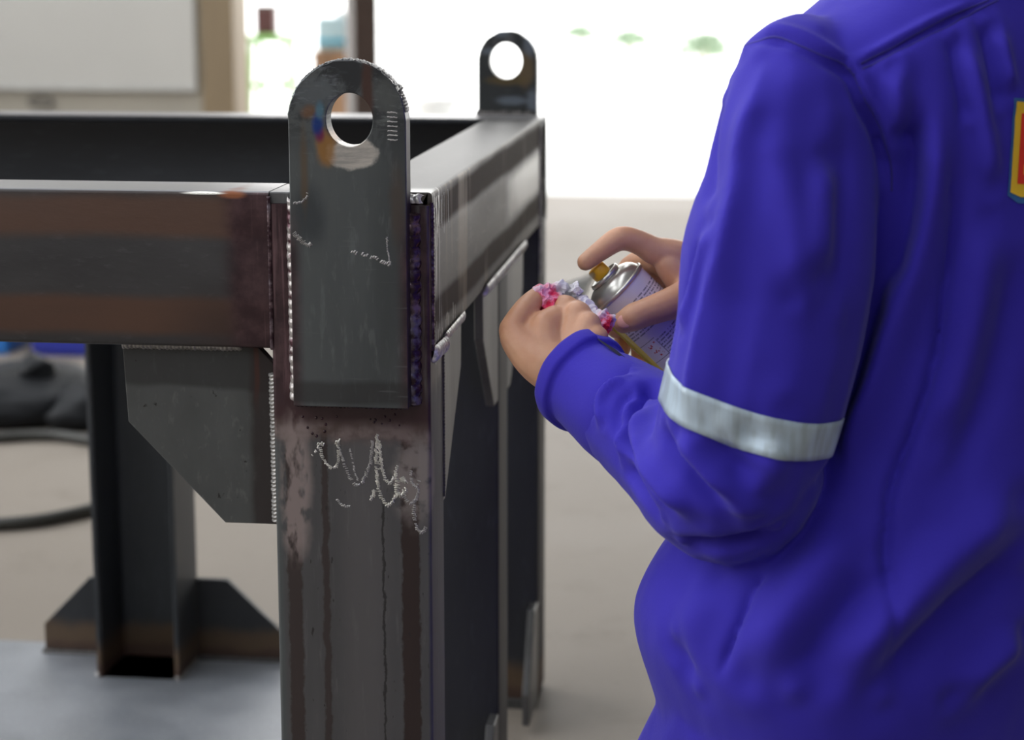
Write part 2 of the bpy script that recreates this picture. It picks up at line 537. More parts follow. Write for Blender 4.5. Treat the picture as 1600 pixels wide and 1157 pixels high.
def front_beam_mat():
    t = steel_nt('front_beam_steel', (.034, .033, .036), (.064, .062, .065), grain=(.35, 1, 1))
    x, y, z = t.xyz()
    wz = t.m('ADD', z, t.m('MULTIPLY', t.m('SUBTRACT', t.noise(14, 4, stretch=(.4, 1, 1)), .5), .014))
    brn = t.mix(t.noise(20, 5, stretch=(.25, 1, 1)), (.06, .03, .022), (.115, .052, .027))
    over(t, t.m('MULTIPLY', t.band(wz, .716, .75, .006), .85), brn, .55, .1)
    over(t, t.m('MULTIPLY', t.band(wz, .634, .666, .005), .9), brn, .55, .1)
    dk = t.smooth(x, -.24, -.17)
    over(t, t.m('MULTIPLY', t.m('MULTIPLY', dk, t.smooth(z, .69, .63)), .7), (.03, .016, .014), .5, .1)
    xs = t.m('ADD', x, t.m('MULTIPLY', t.m('SUBTRACT', t.noise(18, 4), .5), .02))
    purple_on(t, t.smooth(xs, -.178, -.158), .92)
    streak = t.smooth(t.noise(220, 3, stretch=(1, 1, .03)), .55, .72)
    over(t, t.m('MULTIPLY', t.m('MULTIPLY', streak, t.smooth(x, -.152, -.145)), .5), (.20, .11, .13), .4)
    over(t, t.m('MULTIPLY', t.smooth(z, .7535, .7546), .9), (.26, .26, .27), .34, .4)  # top face lightened in colour to carry the sky's reflection
    # rust and a bright ground patch at the top edge
    over(t, t.ellip((-.163, 0, .752), (.010, .05, .003), .5, .8), (.26, .085, .03), .7, 0)
    over(t, t.ellip((-.188, 0, .753), (.016, .02, .0012), .4, .3), (.75, .73, .68), .25, .8)
    return done(t)
def post_mat(name, x0, x1, marks=False):
    t = steel_nt(name, (.072, .071, .075), (.115, .112, .116), .5, grain=(1, 1, .12))
    x, y, z = t.xyz()
    nz = t.m('MULTIPLY', t.m('SUBTRACT', t.noise(90, 5, .7, stretch=(1, 1, .6)), .5), .009)
    xx = t.m('ADD', x, nz)
    dark = (.026, .014, .012)
    w = x1 - x0
    mid = t.band(xx, x0 + .44 * w, x0 + .70 * w, .012)
    over(t, t.m('MULTIPLY', mid, .6), (.130, .122, .127))
    over(t, t.band(x, x0, x0 + .045 * w, .002), (.085, .094, .098))
    for a, b_, k in ((.075, .165, .9), (.30, .345, .85), (.81, .925, 1.0)):
        over(t, t.m('MULTIPLY', t.band(xx, x0 + a * w, x0 + b_ * w, .0012), k), dark, .6, .05)
    pit = t.smooth(t.noise(230, 2, .5, stretch=(1, 1, .35)), .68, .74)
    over(t, t.m('MULTIPLY', pit, t.m('ADD', t.band(xx, x0 + .12 * w, x0 + .45 * w, .02), t.band(xx, x0 + .7 * w, x0 + .98 * w, .01))), (.018, .014, .014), .7, 0)
    over(t, t.m('MULTIPLY', t.band(xx, x0 + .685 * w, x0 + .70 * w, .0005), t.smooth(z, .5, .49)), (.02, .018, .018), .6, 0)
    if marks:
        nb = t.noise(30, 5, .65)
        zz = t.m('ADD', z, t.m('MULTIPLY', t.m('SUBTRACT', nb, .5), .03))
        front = t.smooth(y, .004, .001)
        smear = t.m('MULTIPLY', t.band(zz, .545, .578, .006), front)
        over(t, t.m('MULTIPLY', smear, .85), t.mix(t.smooth(t.noise(60, 5), .35, .65), (.085, .052, .045), (.20, .15, .145)), .45, .1)
        rim = t.band(zz, .562, .600, .006)
        over(t, t.m('MULTIPLY', t.m('MULTIPLY', rim, front), .9), (.035, .011, .016), .35, .1)
        purple_on(t, t.smooth(z, .585, .60), .95)
        greyw = t.m('MULTIPLY', t.smooth(t.noise(120, 4, stretch=(1, 1, .08)), .5, .7), t.m('MULTIPLY', t.smooth(x, -.0135, -.0095), t.smooth(z, .57, .60)))
        over(t, t.m('MULTIPLY', greyw, .7), (.19, .19, .175), .4, .3)
        strk = t.smooth(t.noise(150, 4, .6, stretch=(1, 1, .05)), .52, .68)
        over(t, t.m('MULTIPLY', t.m('MULTIPLY', strk, t.smooth(x, -.106, -.112)), t.m('MULTIPLY', t.smooth(z, .58, .61), .55)), (.21, .12, .135), .4, .2)
        # pinkish residue running down the left side and at the right edge
        dash = t.smooth(t.noise(75, 3, .5, stretch=(1, 1, .45)), .40, .52)
        res = t.ellip((-.115, 0, .505), (.013, .02, .062), .35, .7, 40)
        over(t, t.m('MULTIPLY', t.m('MULTIPLY', res, dash), .8), (.27, .215, .205), .5, .05)
        res2 = t.ellip((-.012, 0, .515), (.02, .02, .035), .4, .8, 45)
        over(t, t.m('MULTIPLY', t.m('MULTIPLY', res2, t.smooth(t.noise(50, 4), .35, .5)), .8), (.25, .215, .205), .5, .05)
    return done(t)
def lug_mat(name, dx=0.0, y0=-.02, tint=True):
    k = 1.0 if tint else .45
    t = steel_nt(name, (.066 * k, .073 * k, .076 * k), (.108 * k, .118 * k, .121 * k), .42, .45, grain=(1, 1, .22))
    x, y, z = t.xyz()
    g = t.noise(60, 5, .65, stretch=(1, 1, .4))
    over(t, t.m('MULTIPLY', t.smooth(z, .80, .86), t.smooth(g, .45, .6)), (.13, .135, .14), .35, .6)
    c = (-.0625 + dx, y0)
    def at(px_, pz): return (px_ + dx, y0, pz)
    if tint:
        mot = t.noise(38, 6, .65, dist=.6)
        over(t, t.m('MULTIPLY', t.smooth(z, .775, .835), t.m('MULTIPLY', t.smooth(mot, .55, .42), .8)), (.028, .029, .033), .38, .5)
        stk = t.smooth(t.noise(150, 4, .6, stretch=(.5, 1, 1.6)), .52, .68)
        over(t, t.m('MULTIPLY', t.m('MULTIPLY', stk, t.ellip(at(-.088, .836), (.022, .05, .022), .5, .8, 60)), .8), (.26, .28, .31), .28, .7)
        over(t, t.m('MULTIPLY', t.m('MULTIPLY', stk, t.ellip(at(-.028, .832), (.014, .05, .022), .5, .8, 60)), .7), (.24, .26, .26), .28, .7)
        over(t, t.m('MULTIPLY', t.ellip(at(-.094, .738), (.012, .05, .022), .6, .6, 40), .6), (.026, .032, .040), .4, .4)
        over(t, t.m('MULTIPLY', t.ellip(at(-.022, .748), (.006, .05, .03), .6, .9, 50), .6), (.075, .05, .035), .5, .2)
        over(t, t.m('MULTIPLY', t.ellip(at(-.088, .836), (.018, .05, .011), .5, 1.2, 90), .7), (.17, .19, .21), .3, .75)
        over(t, t.m('MULTIPLY', t.ellip(at(-.093, .822), (.006, .05, .005), .6, 1.0, 90), .7), (.20, .10, .05), .4, .5)
        over(t, t.m('MULTIPLY', t.ellip(at(-.0455, .838), (.0045, .05, .026), .5, .9, 50), .95), (.060, .026, .018), .55, .2)
        over(t, t.m('MULTIPLY', t.ellip(at(-.029, .836), (.009, .05, .014), .6, 1.1, 70), .7), (.15, .16, .16), .3, .7)
        # ground bright below the hole, straw, purple and blue heat tints on its left
        gb = t.smooth(t.noise(170, 4, .6, stretch=(.25, 1, 1.3)), .25, .7)
        over(t, t.m('MULTIPLY', t.ellip(at(-.0585, .7885), (.0205, .05, .0125), .12, .55, 110), t.mixf(gb, .5, 1.0)), (.66, .62, .57), .34, .6)
        over(t, t.m('MULTIPLY', t.ellip(at(-.0795, .793), (.0075, .05, .0135), .45, .7, 90), .85), (.45, .23, .075), .32, .8)
        over(t, t.m('MULTIPLY', t.ellip(at(-.0845, .8035), (.0035, .05, .0055), .6, .5, 90), .9), (.22, .035, .11), .3, .7)
        over(t, t.m('MULTIPLY', t.ellip(at(-.0865, .8115), (.004, .05, .008), .6, .7, 120), .9), (.025, .07, .32), .3, .8)
        over(t, t.m('MULTIPLY', t.ellip(at(-.0845, .823), (.003, .05, .006), .7, .7, 120), .7), (.14, .30, .42), .3, .8)
        over(t, t.m('MULTIPLY', t.ellip(at(-.098, .776), (.003, .05, .03), .7, .8, 60), .6), (.14, .085, .04), .4, .4)
    else:
        over(t, t.m('MULTIPLY', t.ellip(at(-.040, .812), (.010, .05, .022), .4, .6, 60), .8), (.16, .115, .06), .4, .4)
        over(t, t.m('MULTIPLY', t.ellip(at(-.064, .797), (.024, .05, .006), .5, .6, 60), .8), (.13, .095, .04), .4, .4)
        for q in (((-.083, .833), (.012, .05, .004)), ((-.070, .857), (.010, .05, .006)), ((-.035, .842), (.007, .05, .013)), ((-.056, .772), (.020, .05, .005)), ((-.030, .772), (.008, .05, .014))):
            over(t, t.m('MULTIPLY', t.ellip(at(*q[0]), q[1], .5, .8, 70), .75), (.22, .26, .31), .3, .7)
    edge = t.m('MAXIMUM', t.smooth(x, -.026 + dx, -.0155 + dx), t.smooth(x, -.098 + dx, -.109 + dx))
    purple_on(t, t.m('MULTIPLY', edge, t.smooth(z, .76, .70)), .85)
    bot = t.m('MULTIPLY', t.band(t.m('ADD', z, t.m('MULTIPLY', t.noise(20, 3), .008)), .588, .606, .003), .6)
    over(t, bot, (.025, .022, .022), .5)
    scr = t.smooth(t.noise(300, 2, .5, stretch=(.08, 1, 1)), .66, .72)
    over(t, t.m('MULTIPLY', scr, .3), (.16, .17, .17), .3, .6)
    if tint:
        over(t, t.smooth(x, -.0150, -.0147), (.022, .014, .02), .5, .1)
    return done(t, .0003)
def side_beam_mat():
    t = steel_nt('side_beam_steel', (.085, .076, .064), (.14, .127, .11), .5, .35, grain=(1, .2, 1))
    x, y, z = t.xyz()
    zz = t.m('ADD', z, t.m('MULTIPLY', t.m('SUBTRACT', t.noise(18, 4, stretch=(1, .25, 1)), .5), .012))
    brn = (.062, .044, .031)
    web = t.smooth(x, -.003, -.0005)
    over(t, t.m('MULTIPLY', t.m('MULTIPLY', t.band(zz, .722, .749, .004), web), .9), brn, .7, .0)
    over(t, t.m('MULTIPLY', t.m('MULTIPLY', t.band(zz, .640, .664, .004), web), .9), brn, .7, .0)
    over(t, t.m('MULTIPLY', t.m('MULTIPLY', t.smooth(t.noise(16, 5, stretch=(1, 1.2, .12)), .55, .66), web), .55), (.23, .165, .10), .4, .4)
    web_glare = t.m('MULTIPLY', t.m('MULTIPLY', t.band(zz, .670, .715, .008), t.smooth(t.m('ADD', y, t.m('MULTIPLY', t.noise(9, 4), .2)), .55, .72)), web)
    over(t, t.m('MULTIPLY', web_glare, .8), (.50, .48, .45), .35, .6)  # pale colour paints the outdoor reflection onto the web's far end
    t.spc = t.mixf(t.m('MULTIPLY', t.m('ADD', t.band(zz, .722, .749, .004), t.band(zz, .640, .664, .004)), web), .45, .05)
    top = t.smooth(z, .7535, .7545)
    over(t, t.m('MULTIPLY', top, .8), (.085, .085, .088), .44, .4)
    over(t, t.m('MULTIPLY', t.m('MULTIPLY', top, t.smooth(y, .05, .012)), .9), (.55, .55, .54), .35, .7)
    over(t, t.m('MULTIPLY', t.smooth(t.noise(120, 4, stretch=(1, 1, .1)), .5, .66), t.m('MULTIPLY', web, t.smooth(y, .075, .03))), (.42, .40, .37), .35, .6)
    return done(t)
def plain_steel(name, a=(.030, .032, .035), b=(.055, .058, .062), rust=None, grain=(1, 1, .2), rough=.48, metal=.3):
    t = steel_nt(name, a, b, rough, metal, grain=grain)
    if rust is not None:
        x, y, z = t.xyz()
        zz = t.m('ADD', z, t.m('MULTIPLY', t.m('SUBTRACT', t.noise(22, 4), .5), .03))
        over(t, t.smooth(zz, rust + .055, rust + .03), (.115, .075, .045), .6, .1)
        over(t, t.smooth(zz, rust + .022, rust + .008), (.075, .042, .030), .65, 0)
    return done(t)
def rear_beam_mat():
    t = steel_nt('rear_beam_skin', (.022, .025, .031), (.037, .041, .049), .48, .3, grain=(.2, 1, 1))
    x, y, z = t.xyz()
    over(t, t.m('MULTIPLY', t.smooth(z, .7530, .7542), .9), (.26, .255, .265), .34, .4)  # paler top strip: sky reflection put into the base colour
    return done(t)
def gusset_mat():
    t = steel_nt('gusset_steel', (.068, .072, .073), (.105, .110, .111), .45, .4, grain=(1, 1, .5))
    x, y, z = t.xyz()
    over(t, t.m('MULTIPLY', t.smooth(t.m('ADD', z, t.m('MULTIPLY', t.noise(8, 3), .03)), .600, .606), .7), (.026, .026, .027), .5)
    over(t, t.m('MULTIPLY', t.smooth(t.m('ADD', x, t.m('MULTIPLY', t.m('SUBTRACT', t.noise(25, 4), .5), .012)), -.158, -.150), .8), (.028, .020, .020), .5)
    over(t, t.m('MULTIPLY', t.band(t.m('ADD', x, t.m('MULTIPLY', t.noise(30, 3), .004)), -.149, -.145, .001), t.smooth(z, .56, .60)), (.06, .025, .02), .6)
    sp = t.smooth(t.noise(90, 3), .68, .73)
    over(t, sp, (.02, .018, .017), .6)
    return done(t)
M['weld_silver'] = simple('weld_bead_bright', (.34, .33, .32), .34, .45, var=.4, scale=240)
M['weld_bright'] = simple('weld_bead_brushed', (.68, .67, .65), .3, .5, var=.35, scale=300)
M['weld_dark'] = simple('weld_bead_dark', (.085, .08, .078), .35, .6, var=.5, scale=200)
t = NT('weld_bead_dyed'); nzw = t.noise(110, 4); nzz = t.noise(14, 3)
t.set(t.mix(t.smooth(nzw, .42, .7), (.035, .014, .022), t.mix(t.smooth(nzz, .4, .6), (.22, .145, .15), (.18, .165, .21))), .22, .3)  # purple dye; the pale blotches are painted highlights on the lumps
M['weld_purple'] = t.mat
t = NT('weld_bead_mixed'); nzw = t.noise(70, 3)
t.set(t.mix(t.smooth(nzw, .36, .52), (.09, .035, .048), (.44, .41, .40)), .28, .35)
M['weld_mixed'] = t.mat
M['mark'] = simple('wire_brushed_marks', (.62, .60, .55), .34, .45, var=.4, scale=260)
M['mark_dull'] = simple('dull_scratch_marks', (.36, .345, .335), .4, .4, var=.3, scale=260)
M['dye'] = simple('wet_purple_dye', (.028, .006, .010), .12, 0, var=.3, scale=100)

L_END = -1.75
fb = from_bm('front_beam', channel_bm((L_END, 0, H), X, -Z, Y, -.133 - L_END, T, W), front_beam_mat(), fr); smooth_by_angle(fb)
m_post = post_mat('front_post_steel', -.133, 0.0, True)
p1 = from_bm('corner_post', channel_bm((-.133, 0, .012), Z, X, Y, H - .010 - .012, .133, W), m_post, fr); smooth_by_angle(p1)
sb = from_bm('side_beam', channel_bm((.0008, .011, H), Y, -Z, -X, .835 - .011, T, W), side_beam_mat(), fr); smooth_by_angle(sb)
m_in = plain_steel('rear_beam_steel', (.020, .023, .028), (.034, .038, .045), grain=(.2, 1, 1))
rbm = from_bm('rear_beam', channel_bm((L_END, .905, H - .0006), X, -Z, -Y, .0008 - L_END, T, .07), rear_beam_mat(), fr); smooth_by_angle(rbm)
lb = from_bm('end_beam', channel_bm((L_END + .001, .066, H - .0004), Y, -Z, X, .77, T, W), m_in, fr); smooth_by_angle(lb)
m_mid = plain_steel('mid_post_steel', (.03, .032, .039), (.046, .049, .058), .012)
mp = from_bm('mid_post', channel_bm((-.131, .438, .012), Z, X, Y, H - T - .012, .131, .074), m_mid, fr); smooth_by_angle(mp)
rp = from_bm('rear_post', channel_bm((-.131, .828, .012), Z, X, Y, H - T - .012, .131, .075), m_mid, fr); smooth_by_angle(rp)
lp = from_bm('rear_left_post', channel_bm((-.588, .934, .012), Z, X, -Y, H - T - .012, .112, .097, tw=.007, tf=.008), plain_steel('left_post_steel', (.036, .039, .043), (.06, .064, .07), .012), fr); smooth_by_angle(lp)
for (x, y, v_) in ((L_END, 0, Y), (L_END, .905, -Y)):
    e = from_bm('end_post', channel_bm((x, y, .012), Z, X, v_, H - T - .012, .131, W), m_mid, fr); smooth_by_angle(e)

# bases
m_base = plain_steel('base_plate_steel', (.20, .215, .24), (.27, .285, .31), grain=(1, 1, 1), rough=.38, metal=.25)
m_base2 = plain_steel('small_base_steel', (.05, .05, .05), (.08, .08, .08), grain=(1, 1, 1))
from_bm('base_plate', box_bm(-1.25, -.27, .33, .965, 0, .0118, .001), m_base, fr)['label'] = 'wide pale grey base plate'
for (x, y) in ((-.0665, .035), (-.0665, .475), (-.0665, .865), (L_END + .066, .04), (L_END + .066, .87)):
    from_bm('base_plate', box_bm(x - .075, x + .064, y - .045, y + .045, 0, .0118, .001), m_base2, fr)

# lifting lugs
def lug(name, cx, y0, zb, zc, r, hole, thick, dx, label):
    out = [(-r, zb - zc), (r, zb - zc)] + arc(0, 0, r, 0, math.pi, 30)[0:]
    # slightly hand-cut crown
    rl_ = random.Random(name + str(cx))
    out = [(u + (rl_.uniform(-.0005, .0005) if v > 0 else 0), v + (rl_.uniform(-.0005, .0005) if v > .01 else 0)) for u, v in out]
    hl = [(hole[0] * math.cos(a) + hole[2], hole[1] * math.sin(a) + hole[3]) for a in np.linspace(0, 2 * math.pi, 40, endpoint=False)]
    o = from_bm(name, prism_bm(out, [hl], (cx, y0, zc), X, Z, Y, thick, .0007), lug_mat(name + '_steel', dx, y0, y0 < .5), fr)
    o['label'] = label
    return o
lg = lug('lifting_lug', -.0627, -.0205, .5805, .815, .0480, (.0190, .0214, .0022, .0008), .0200, 0.0, 'near lug with heat tint round its hole')
lg2 = lug('lifting_lug', -.0492, .9055, .60, .8215, .0372, (.0205, .0225, -.002, 0), .018, .0135, 'far lug against the bright yard')
# torch-cut ripples on the crown of the near lug
v, f = [], []
rr = random.Random(3)
nA = 110
for i in range(nA):
    a = R(8) + (R(172) - R(8)) * i / (nA - 1)
    rad_ = .0484 + (.0006 if i % 2 else 0) + rr.uniform(0, .0007) + (.0016 if 14 < i < 19 else 0)
    for k in range(5):
        y = -.0190 + .0175 * k / 4
        q = rad_ - .0009 * abs(k - 2) ** 2 / 4 + rr.uniform(-.0003, .0003)
        v.append((-.0627 + q * math.cos(a), y, .815 + q * math.sin(a)))
for i in range(nA - 1):
    for k in range(4): f.append((i * 5 + k, i * 5 + k + 1, (i + 1) * 5 + k + 1, (i + 1) * 5 + k))
from_np('torch_cut_edge', v, f, plain_steel('torch_cut_steel', (.028, .028, .032), (.075, .077, .084), grain=(1, .1, 1), rough=.4, metal=.3), lg, False)

from_bm('top_plate', box_bm(-.1335, -.0655, .0025, .066, H - .0108, H - .0004, .0012), plain_steel('top_plate_steel', (.10, .10, .105), (.15, .15, .155), rough=.4, metal=.4), fr)
# gussets
def gus(w=.13, h=.125, c1=.044, c2=.045, notch=.014):
    return [(0, -notch * 1.1), (notch, 0), (w, 0), (w - .003, -c1), (c2, -h), (0, -h)]
m_gus = gusset_mat()
ZB = H - T
g1 = from_bm('gusset_plate', prism_bm(gus(.131, .154, .068, .046, .014), [], (-.1335, .010, ZB + .0002), -X, Z, Y, .009), m_gus, fr)
m_side = plain_steel('side_gusset_steel', (.10, .10, .10), (.15, .15, .148), rough=.36, metal=.5)
g2 = from_bm('gusset_plate', prism_bm(gus(.112, .145, .046, .012, .004), [], (-.0005, .0665, ZB + .0002), Y, Z, -X, .008), m_side, fr)
g3 = from_bm('gusset_plate', prism_bm(gus(.116, .135, .05, .03, .004), [], (-.0005, .4375, ZB + .0002), -Y, Z, -X, .009), m_side, fr)
g4 = from_bm('gusset_plate', prism_bm(gus(.15, .14, .05, .03, .004), [], (-.0005, .5125, ZB + .0002), Y, Z, -X, .009), m_side, fr)
m_bg = plain_steel('base_gusset_steel', (.030, .032, .036), (.048, .05, .054), .012)
def base_gus(w, h): return [(0, 0), (w, 0), (w, .040), (w * .36, h), (0, h)]
bgl = from_bm('base_gusset', prism_bm(base_gus(.103, .108), [], (-.5885, .925, .0122), -X, Z, Y, .009), m_bg, fr)
bgr = from_bm('base_gusset', prism_bm(base_gus(.118, .112), [], (-.4755, .925, .0122), X, Z, Y, .009), m_bg, fr)
bgf = from_bm('base_gusset', prism_bm(base_gus(.095, .13), [], (-.0005, .8275, .0122), -Y, Z, -X, .009), m_side, fr)
bgf2 = from_bm('base_gusset', prism_bm(base_gus(.095, .13), [], (-.0005, .4375, .0122), -Y, Z, -X, .009), m_side, fr)

# weld beads
def w_(*a, **k): return weld('weld_bead', *a, **k)
yF, xr, xl = -.0002, -.0147, -.1107
w_((xr + .0008, yF, .583), (xr + .0008, yF, .744), (1, -1, 0), (1, 1, 0), .0080, .0095, M['weld_purple'], fr, seed=1)
w_((xl - .0022, -.0012, .583), (xl - .0022, -.0012, .752), (-.5, -1, 0), (1, -.5, 0), .0052, .0078, M['weld_mixed'], fr, seed=2, wob=.3)
w_((xl, yF, .5805), (xr, yF, .5805), (0, -1, -1), (0, 1, -1), .0058, .0036, M['weld_purple'], fr, seed=3)
w_((-.1328, -.0001, ZB), (-.1328, -.0001, .752), (0, -1, 0), (1, 0, 0), .0016, .004, M['weld_purple'], fr, seed=4)
w_((-.1335, .0098, .475), (-.1335, .0098, .605), (-1, -1, 0), (1, -1, 0), .0056, .0034, M['weld_silver'], fr, seed=5, wob=.2)
w_((-.262, .0098, ZB), (-.158, .0098, ZB), (0, -1, -1), (0, 1, -1), .0052, .0034, M['weld_silver'], fr, seed=6, wob=.25)
w_((.0004, .0105, ZB), (.0004, .0105, .748), (1, -.5, 0), (.5, 1, 0), .0026, .0034, M['weld_purple'], fr, seed=7)
w_((0, .07, ZB), (0, .178, ZB), (1, 0, -.6), (.6, 0, 1), .0052, .0042, M['weld_bright'], fr, seed=8, wob=.25)
w_((0, .012, ZB - .004), (0, .072, ZB - .006), (1, 0, -.3), (.3, 0, 1), .0075, .0042, M['weld_bright'], fr, seed=18, wob=.3)
w_((0, .0665, .485), (0, .0665, ZB), (1, 0, 0), (0, 1, 0), .0022, .003, M['weld_dark'], fr, seed=9)
w_((0, .325, ZB), (0, .655, ZB), (1, 0, -.6), (.6, 0, 1), .0068, .0048, M['weld_bright'], fr, seed=10, wob=.3)
w_((-.086, .905, H), (-.012, .905, H), (0, -1, 1), (0, 1, 1), .006, .004, M['weld_dark'], fr, seed=11, wob=.3)
w_((.0006, .828, ZB - .06), (.0006, .828, H - .006), (1, 0, 0), (0, 1, 0), .004, .004, M['weld_silver'], fr, seed=12, wob=.3)
for (a, b_) in (((-.692, .924, .0122), (-.5885, .924, .0122)), ((-.4755, .924, .0122), (-.357, .924, .0122))):
    w_(a, b_, (0, -1, 1), (0, 1, 1), .006, .004, M['weld_dark'], fr, seed=13)
for xx in (-.588, -.479):
    w_((xx, .838, .0122), (xx, .925, .0122), (1, 0, 1), (1, 0, -1), .006, .004, M['weld_silver'], fr, seed=14)
w_((-.0640, .0, H - .0045), (-.004, .0, H - .0045), (0, -1, 1), (0, 1, 1), .0042, .006, M['weld_bright'], fr, seed=15, wob=.4)

# wire-brushed loops and scratches, each a thin raised ribbon of small flakes
def flakes(name, pts, width, plane_y, mat, parent, seed, solid=.9, flake=.0011):
    rnd = random.Random(seed)
    P = catmull([(p[0], 0, p[1]) for p in pts], 14)
    v, f = [], []
    acc, last = 0, np.array(P[0])
    for i in range(1, len(P)):
        p = np.array(P[i]); d = p - last
        if np.linalg.norm(d) < flake: continue
        tdir = d / np.linalg.norm(d); n = np.array([-tdir[2], 0, tdir[0]])
        if rnd.random() < solid:
            hw = width * rnd.uniform(.6, 1.1) * .5; c = (p + last) / 2 + n * rnd.uniform(-.2, .2) * width
            hl = flake * rnd.uniform(.45, .65)
            sk = n * hw + tdir * hl * .5
            k0 = len(v)
            for s1, s2 in ((-1, -1), (1, -1), (1, 1), (-1, 1)):
                q = c + sk * s1 + tdir * hl * s2
                v.append((q[0], plane_y, q[2]))
            q = c; v.append((q[0], plane_y - width * .22, q[2]))
            f += [(k0, k0 + 1, k0 + 4), (k0 + 1, k0 + 2, k0 + 4), (k0 + 2, k0 + 3, k0 + 4), (k0 + 3, k0, k0 + 4)]
        last = p
    o = from_np(name, v, f, mat, parent, False)
    o['kind'] = 'stuff'
    return o
SCRIBBLES = {'A': ([(-0.0947, 0.5429), (-0.0913, 0.532), (-0.0862, 0.5248), (-0.0821, 0.5234), (-0.0791, 0.5282), (-0.0782, 0.5387), (-0.0786, 0.546)], 0.00137), 'B': ([(-0.0786, 0.5449), (-0.0737, 0.5284), (-0.0687, 0.5159), (-0.0637, 0.5098), (-0.0584, 0.5121), (-0.0542, 0.5206), (-0.051, 0.5301), (-0.0493, 0.5406), (-0.0492, 0.5489)], 0.00137), 'B2': ([(-0.0688, 0.5431), (-0.066, 0.5286), (-0.064, 0.5192), (-0.0615, 0.513)], 0.00084), 'C': ([(-0.0445, 0.5563), (-0.0459, 0.5386), (-0.0455, 0.5177), (-0.0431, 0.5021), (-0.0375, 0.4933), (-0.0328, 0.4961), (-0.0296, 0.5025), (-0.0285, 0.513)], 0.00158), 'D': ([(-0.0435, 0.5485), (-0.0422, 0.5314), (-0.0388, 0.5158), (-0.0347, 0.5128), (-0.0305, 0.5182), (-0.0285, 0.5287)], 0.00147), 'E': ([(-0.0477, 0.5061), (-0.0488, 0.5019), (-0.0514, 0.4965)], 0.00158), 'F': ([(-0.0285, 0.5172), (-0.0288, 0.5036), (-0.0235, 0.5038), (-0.0198, 0.5091)], 0.00211), 'G': ([(-0.025, 0.5027), (-0.0174, 0.495), (-0.0122, 0.501), (-0.0105, 0.5094)], 0.00137), 'H': ([(-0.0143, 0.4946), (-0.0139, 0.482), (-0.0109, 0.4716), (-0.0067, 0.4712), (-0.0041, 0.4771)], 0.00158), 'I': ([(-0.0171, 0.5238), (-0.0159, 0.5134), (-0.0116, 0.5089), (-0.01, 0.5178)], 0.00137), 'J': ([(-0.0942, 0.5424), (-0.0984, 0.537), (-0.1006, 0.5328)], 0.00105), 'K': ([(-0.0962, 0.5444), (-0.089, 0.5436)], 0.00184), 'L': ([(-0.0807, 0.5464), (-0.076, 0.546)], 0.00237), 'M': ([(-0.0254, 0.5173), (-0.0223, 0.5132), (-0.0192, 0.5165)], 0.00211), 'N': ([(-0.0805, 0.4966), (-0.0753, 0.4915), (-0.0681, 0.4907)], 0.00116)}
for i, (k, (pts, w)) in enumerate(SCRIBBLES.items()):
    flakes('brush_marks', pts, w * 2.1, -.0002, M['mark_dull'] if k in 'GHINB2' else M['mark'], p1, 20 + i)
for i, pts in enumerate([[(-.1074, .7484), (-.101, .7494), (-.0964, .753), (-.0954, .7571)], [(-.1079, .7241), (-.102, .7188), (-.0957, .7139), (-.093, .7162)],
                         [(-.0311, .7222), (-.0307, .7132), (-.0286, .6993)], [(-.0286, .6993), (-.0331, .7015), (-.0413, .705), (-.0539, .7083), (-.063, .7109)]]):
    flakes('scratch_marks', pts, (.0020, .0040, .0016, .0034)[i], -.0207, M['mark_dull'], lg, 60 + i, (.98, .98, .98, .75)[i], .0009 if i < 3 else .0014)
# ground ladder marks right of the hole
for k in range(7):
    flakes('scratch_marks', [(-.0295, .822 - k * .0036), (-.0215, .8215 - k * .0036)], .0012, -.0207, M['mark_dull'], lg, 80 + k, 1)
# bright scratches running down the side beam at its near corner
rs = random.Random(11)
v, f = [], []
for k in range(46):
    y = .02 + abs(rs.gauss(0, .030)); z0 = .750 - rs.uniform(0, .006); L = rs.uniform(.006, .038)
    if k > 24: y = rs.uniform(.015, .18); z0 = ZB + rs.uniform(.004, .022); L = rs.uniform(.006, .02)
    w2 = rs.uniform(.0003, .0009); k0 = len(v); s = rs.uniform(-.003, .003)
    v += [(.0010, y - w2, z0), (.0010, y + w2, z0), (.0010, y + w2 + s, z0 - L), (.0010, y - w2 + s, z0 - L)]
    f.append((k0, k0 + 1, k0 + 2, k0 + 3))
so = from_np('scratch_marks', v, f, simple('bright_scratches', (.72, .7, .64), .3, .6, var=.2), sb, False); so['kind'] = 'stuff'
# beads of purple dye under the near lug
rs = random.Random(5)
for k, (x, z) in enumerate([(-.0915, .566), (-.0965, .5665), (-.0885, .561), (-.0895, .555), (-.1, .553), (-.0965, .551), (-.0505, .5665), (-.0475, .564), (-.0465, .566), (-.0385, .569), (-.0345, .566), (-.041, .563), (-.108, .567), (-.079, .568), (-.104, .558), (-.030, .571), (-.0262, .562)]):
    b = bmesh.new(); bmesh.ops.create_icosphere(b, subdivisions=2, radius=1)
    q = rs.uniform(.0008, .0014)
    for v_ in b.verts: v_.co = Vector((x + v_.co.x * q, -.0001 + v_.co.y * q * .7, z + v_.co.z * q * (1.25 if v_.co.z < 0 else .9)))
    from_bm('dye_drop', b, M['dye'], fr, True)

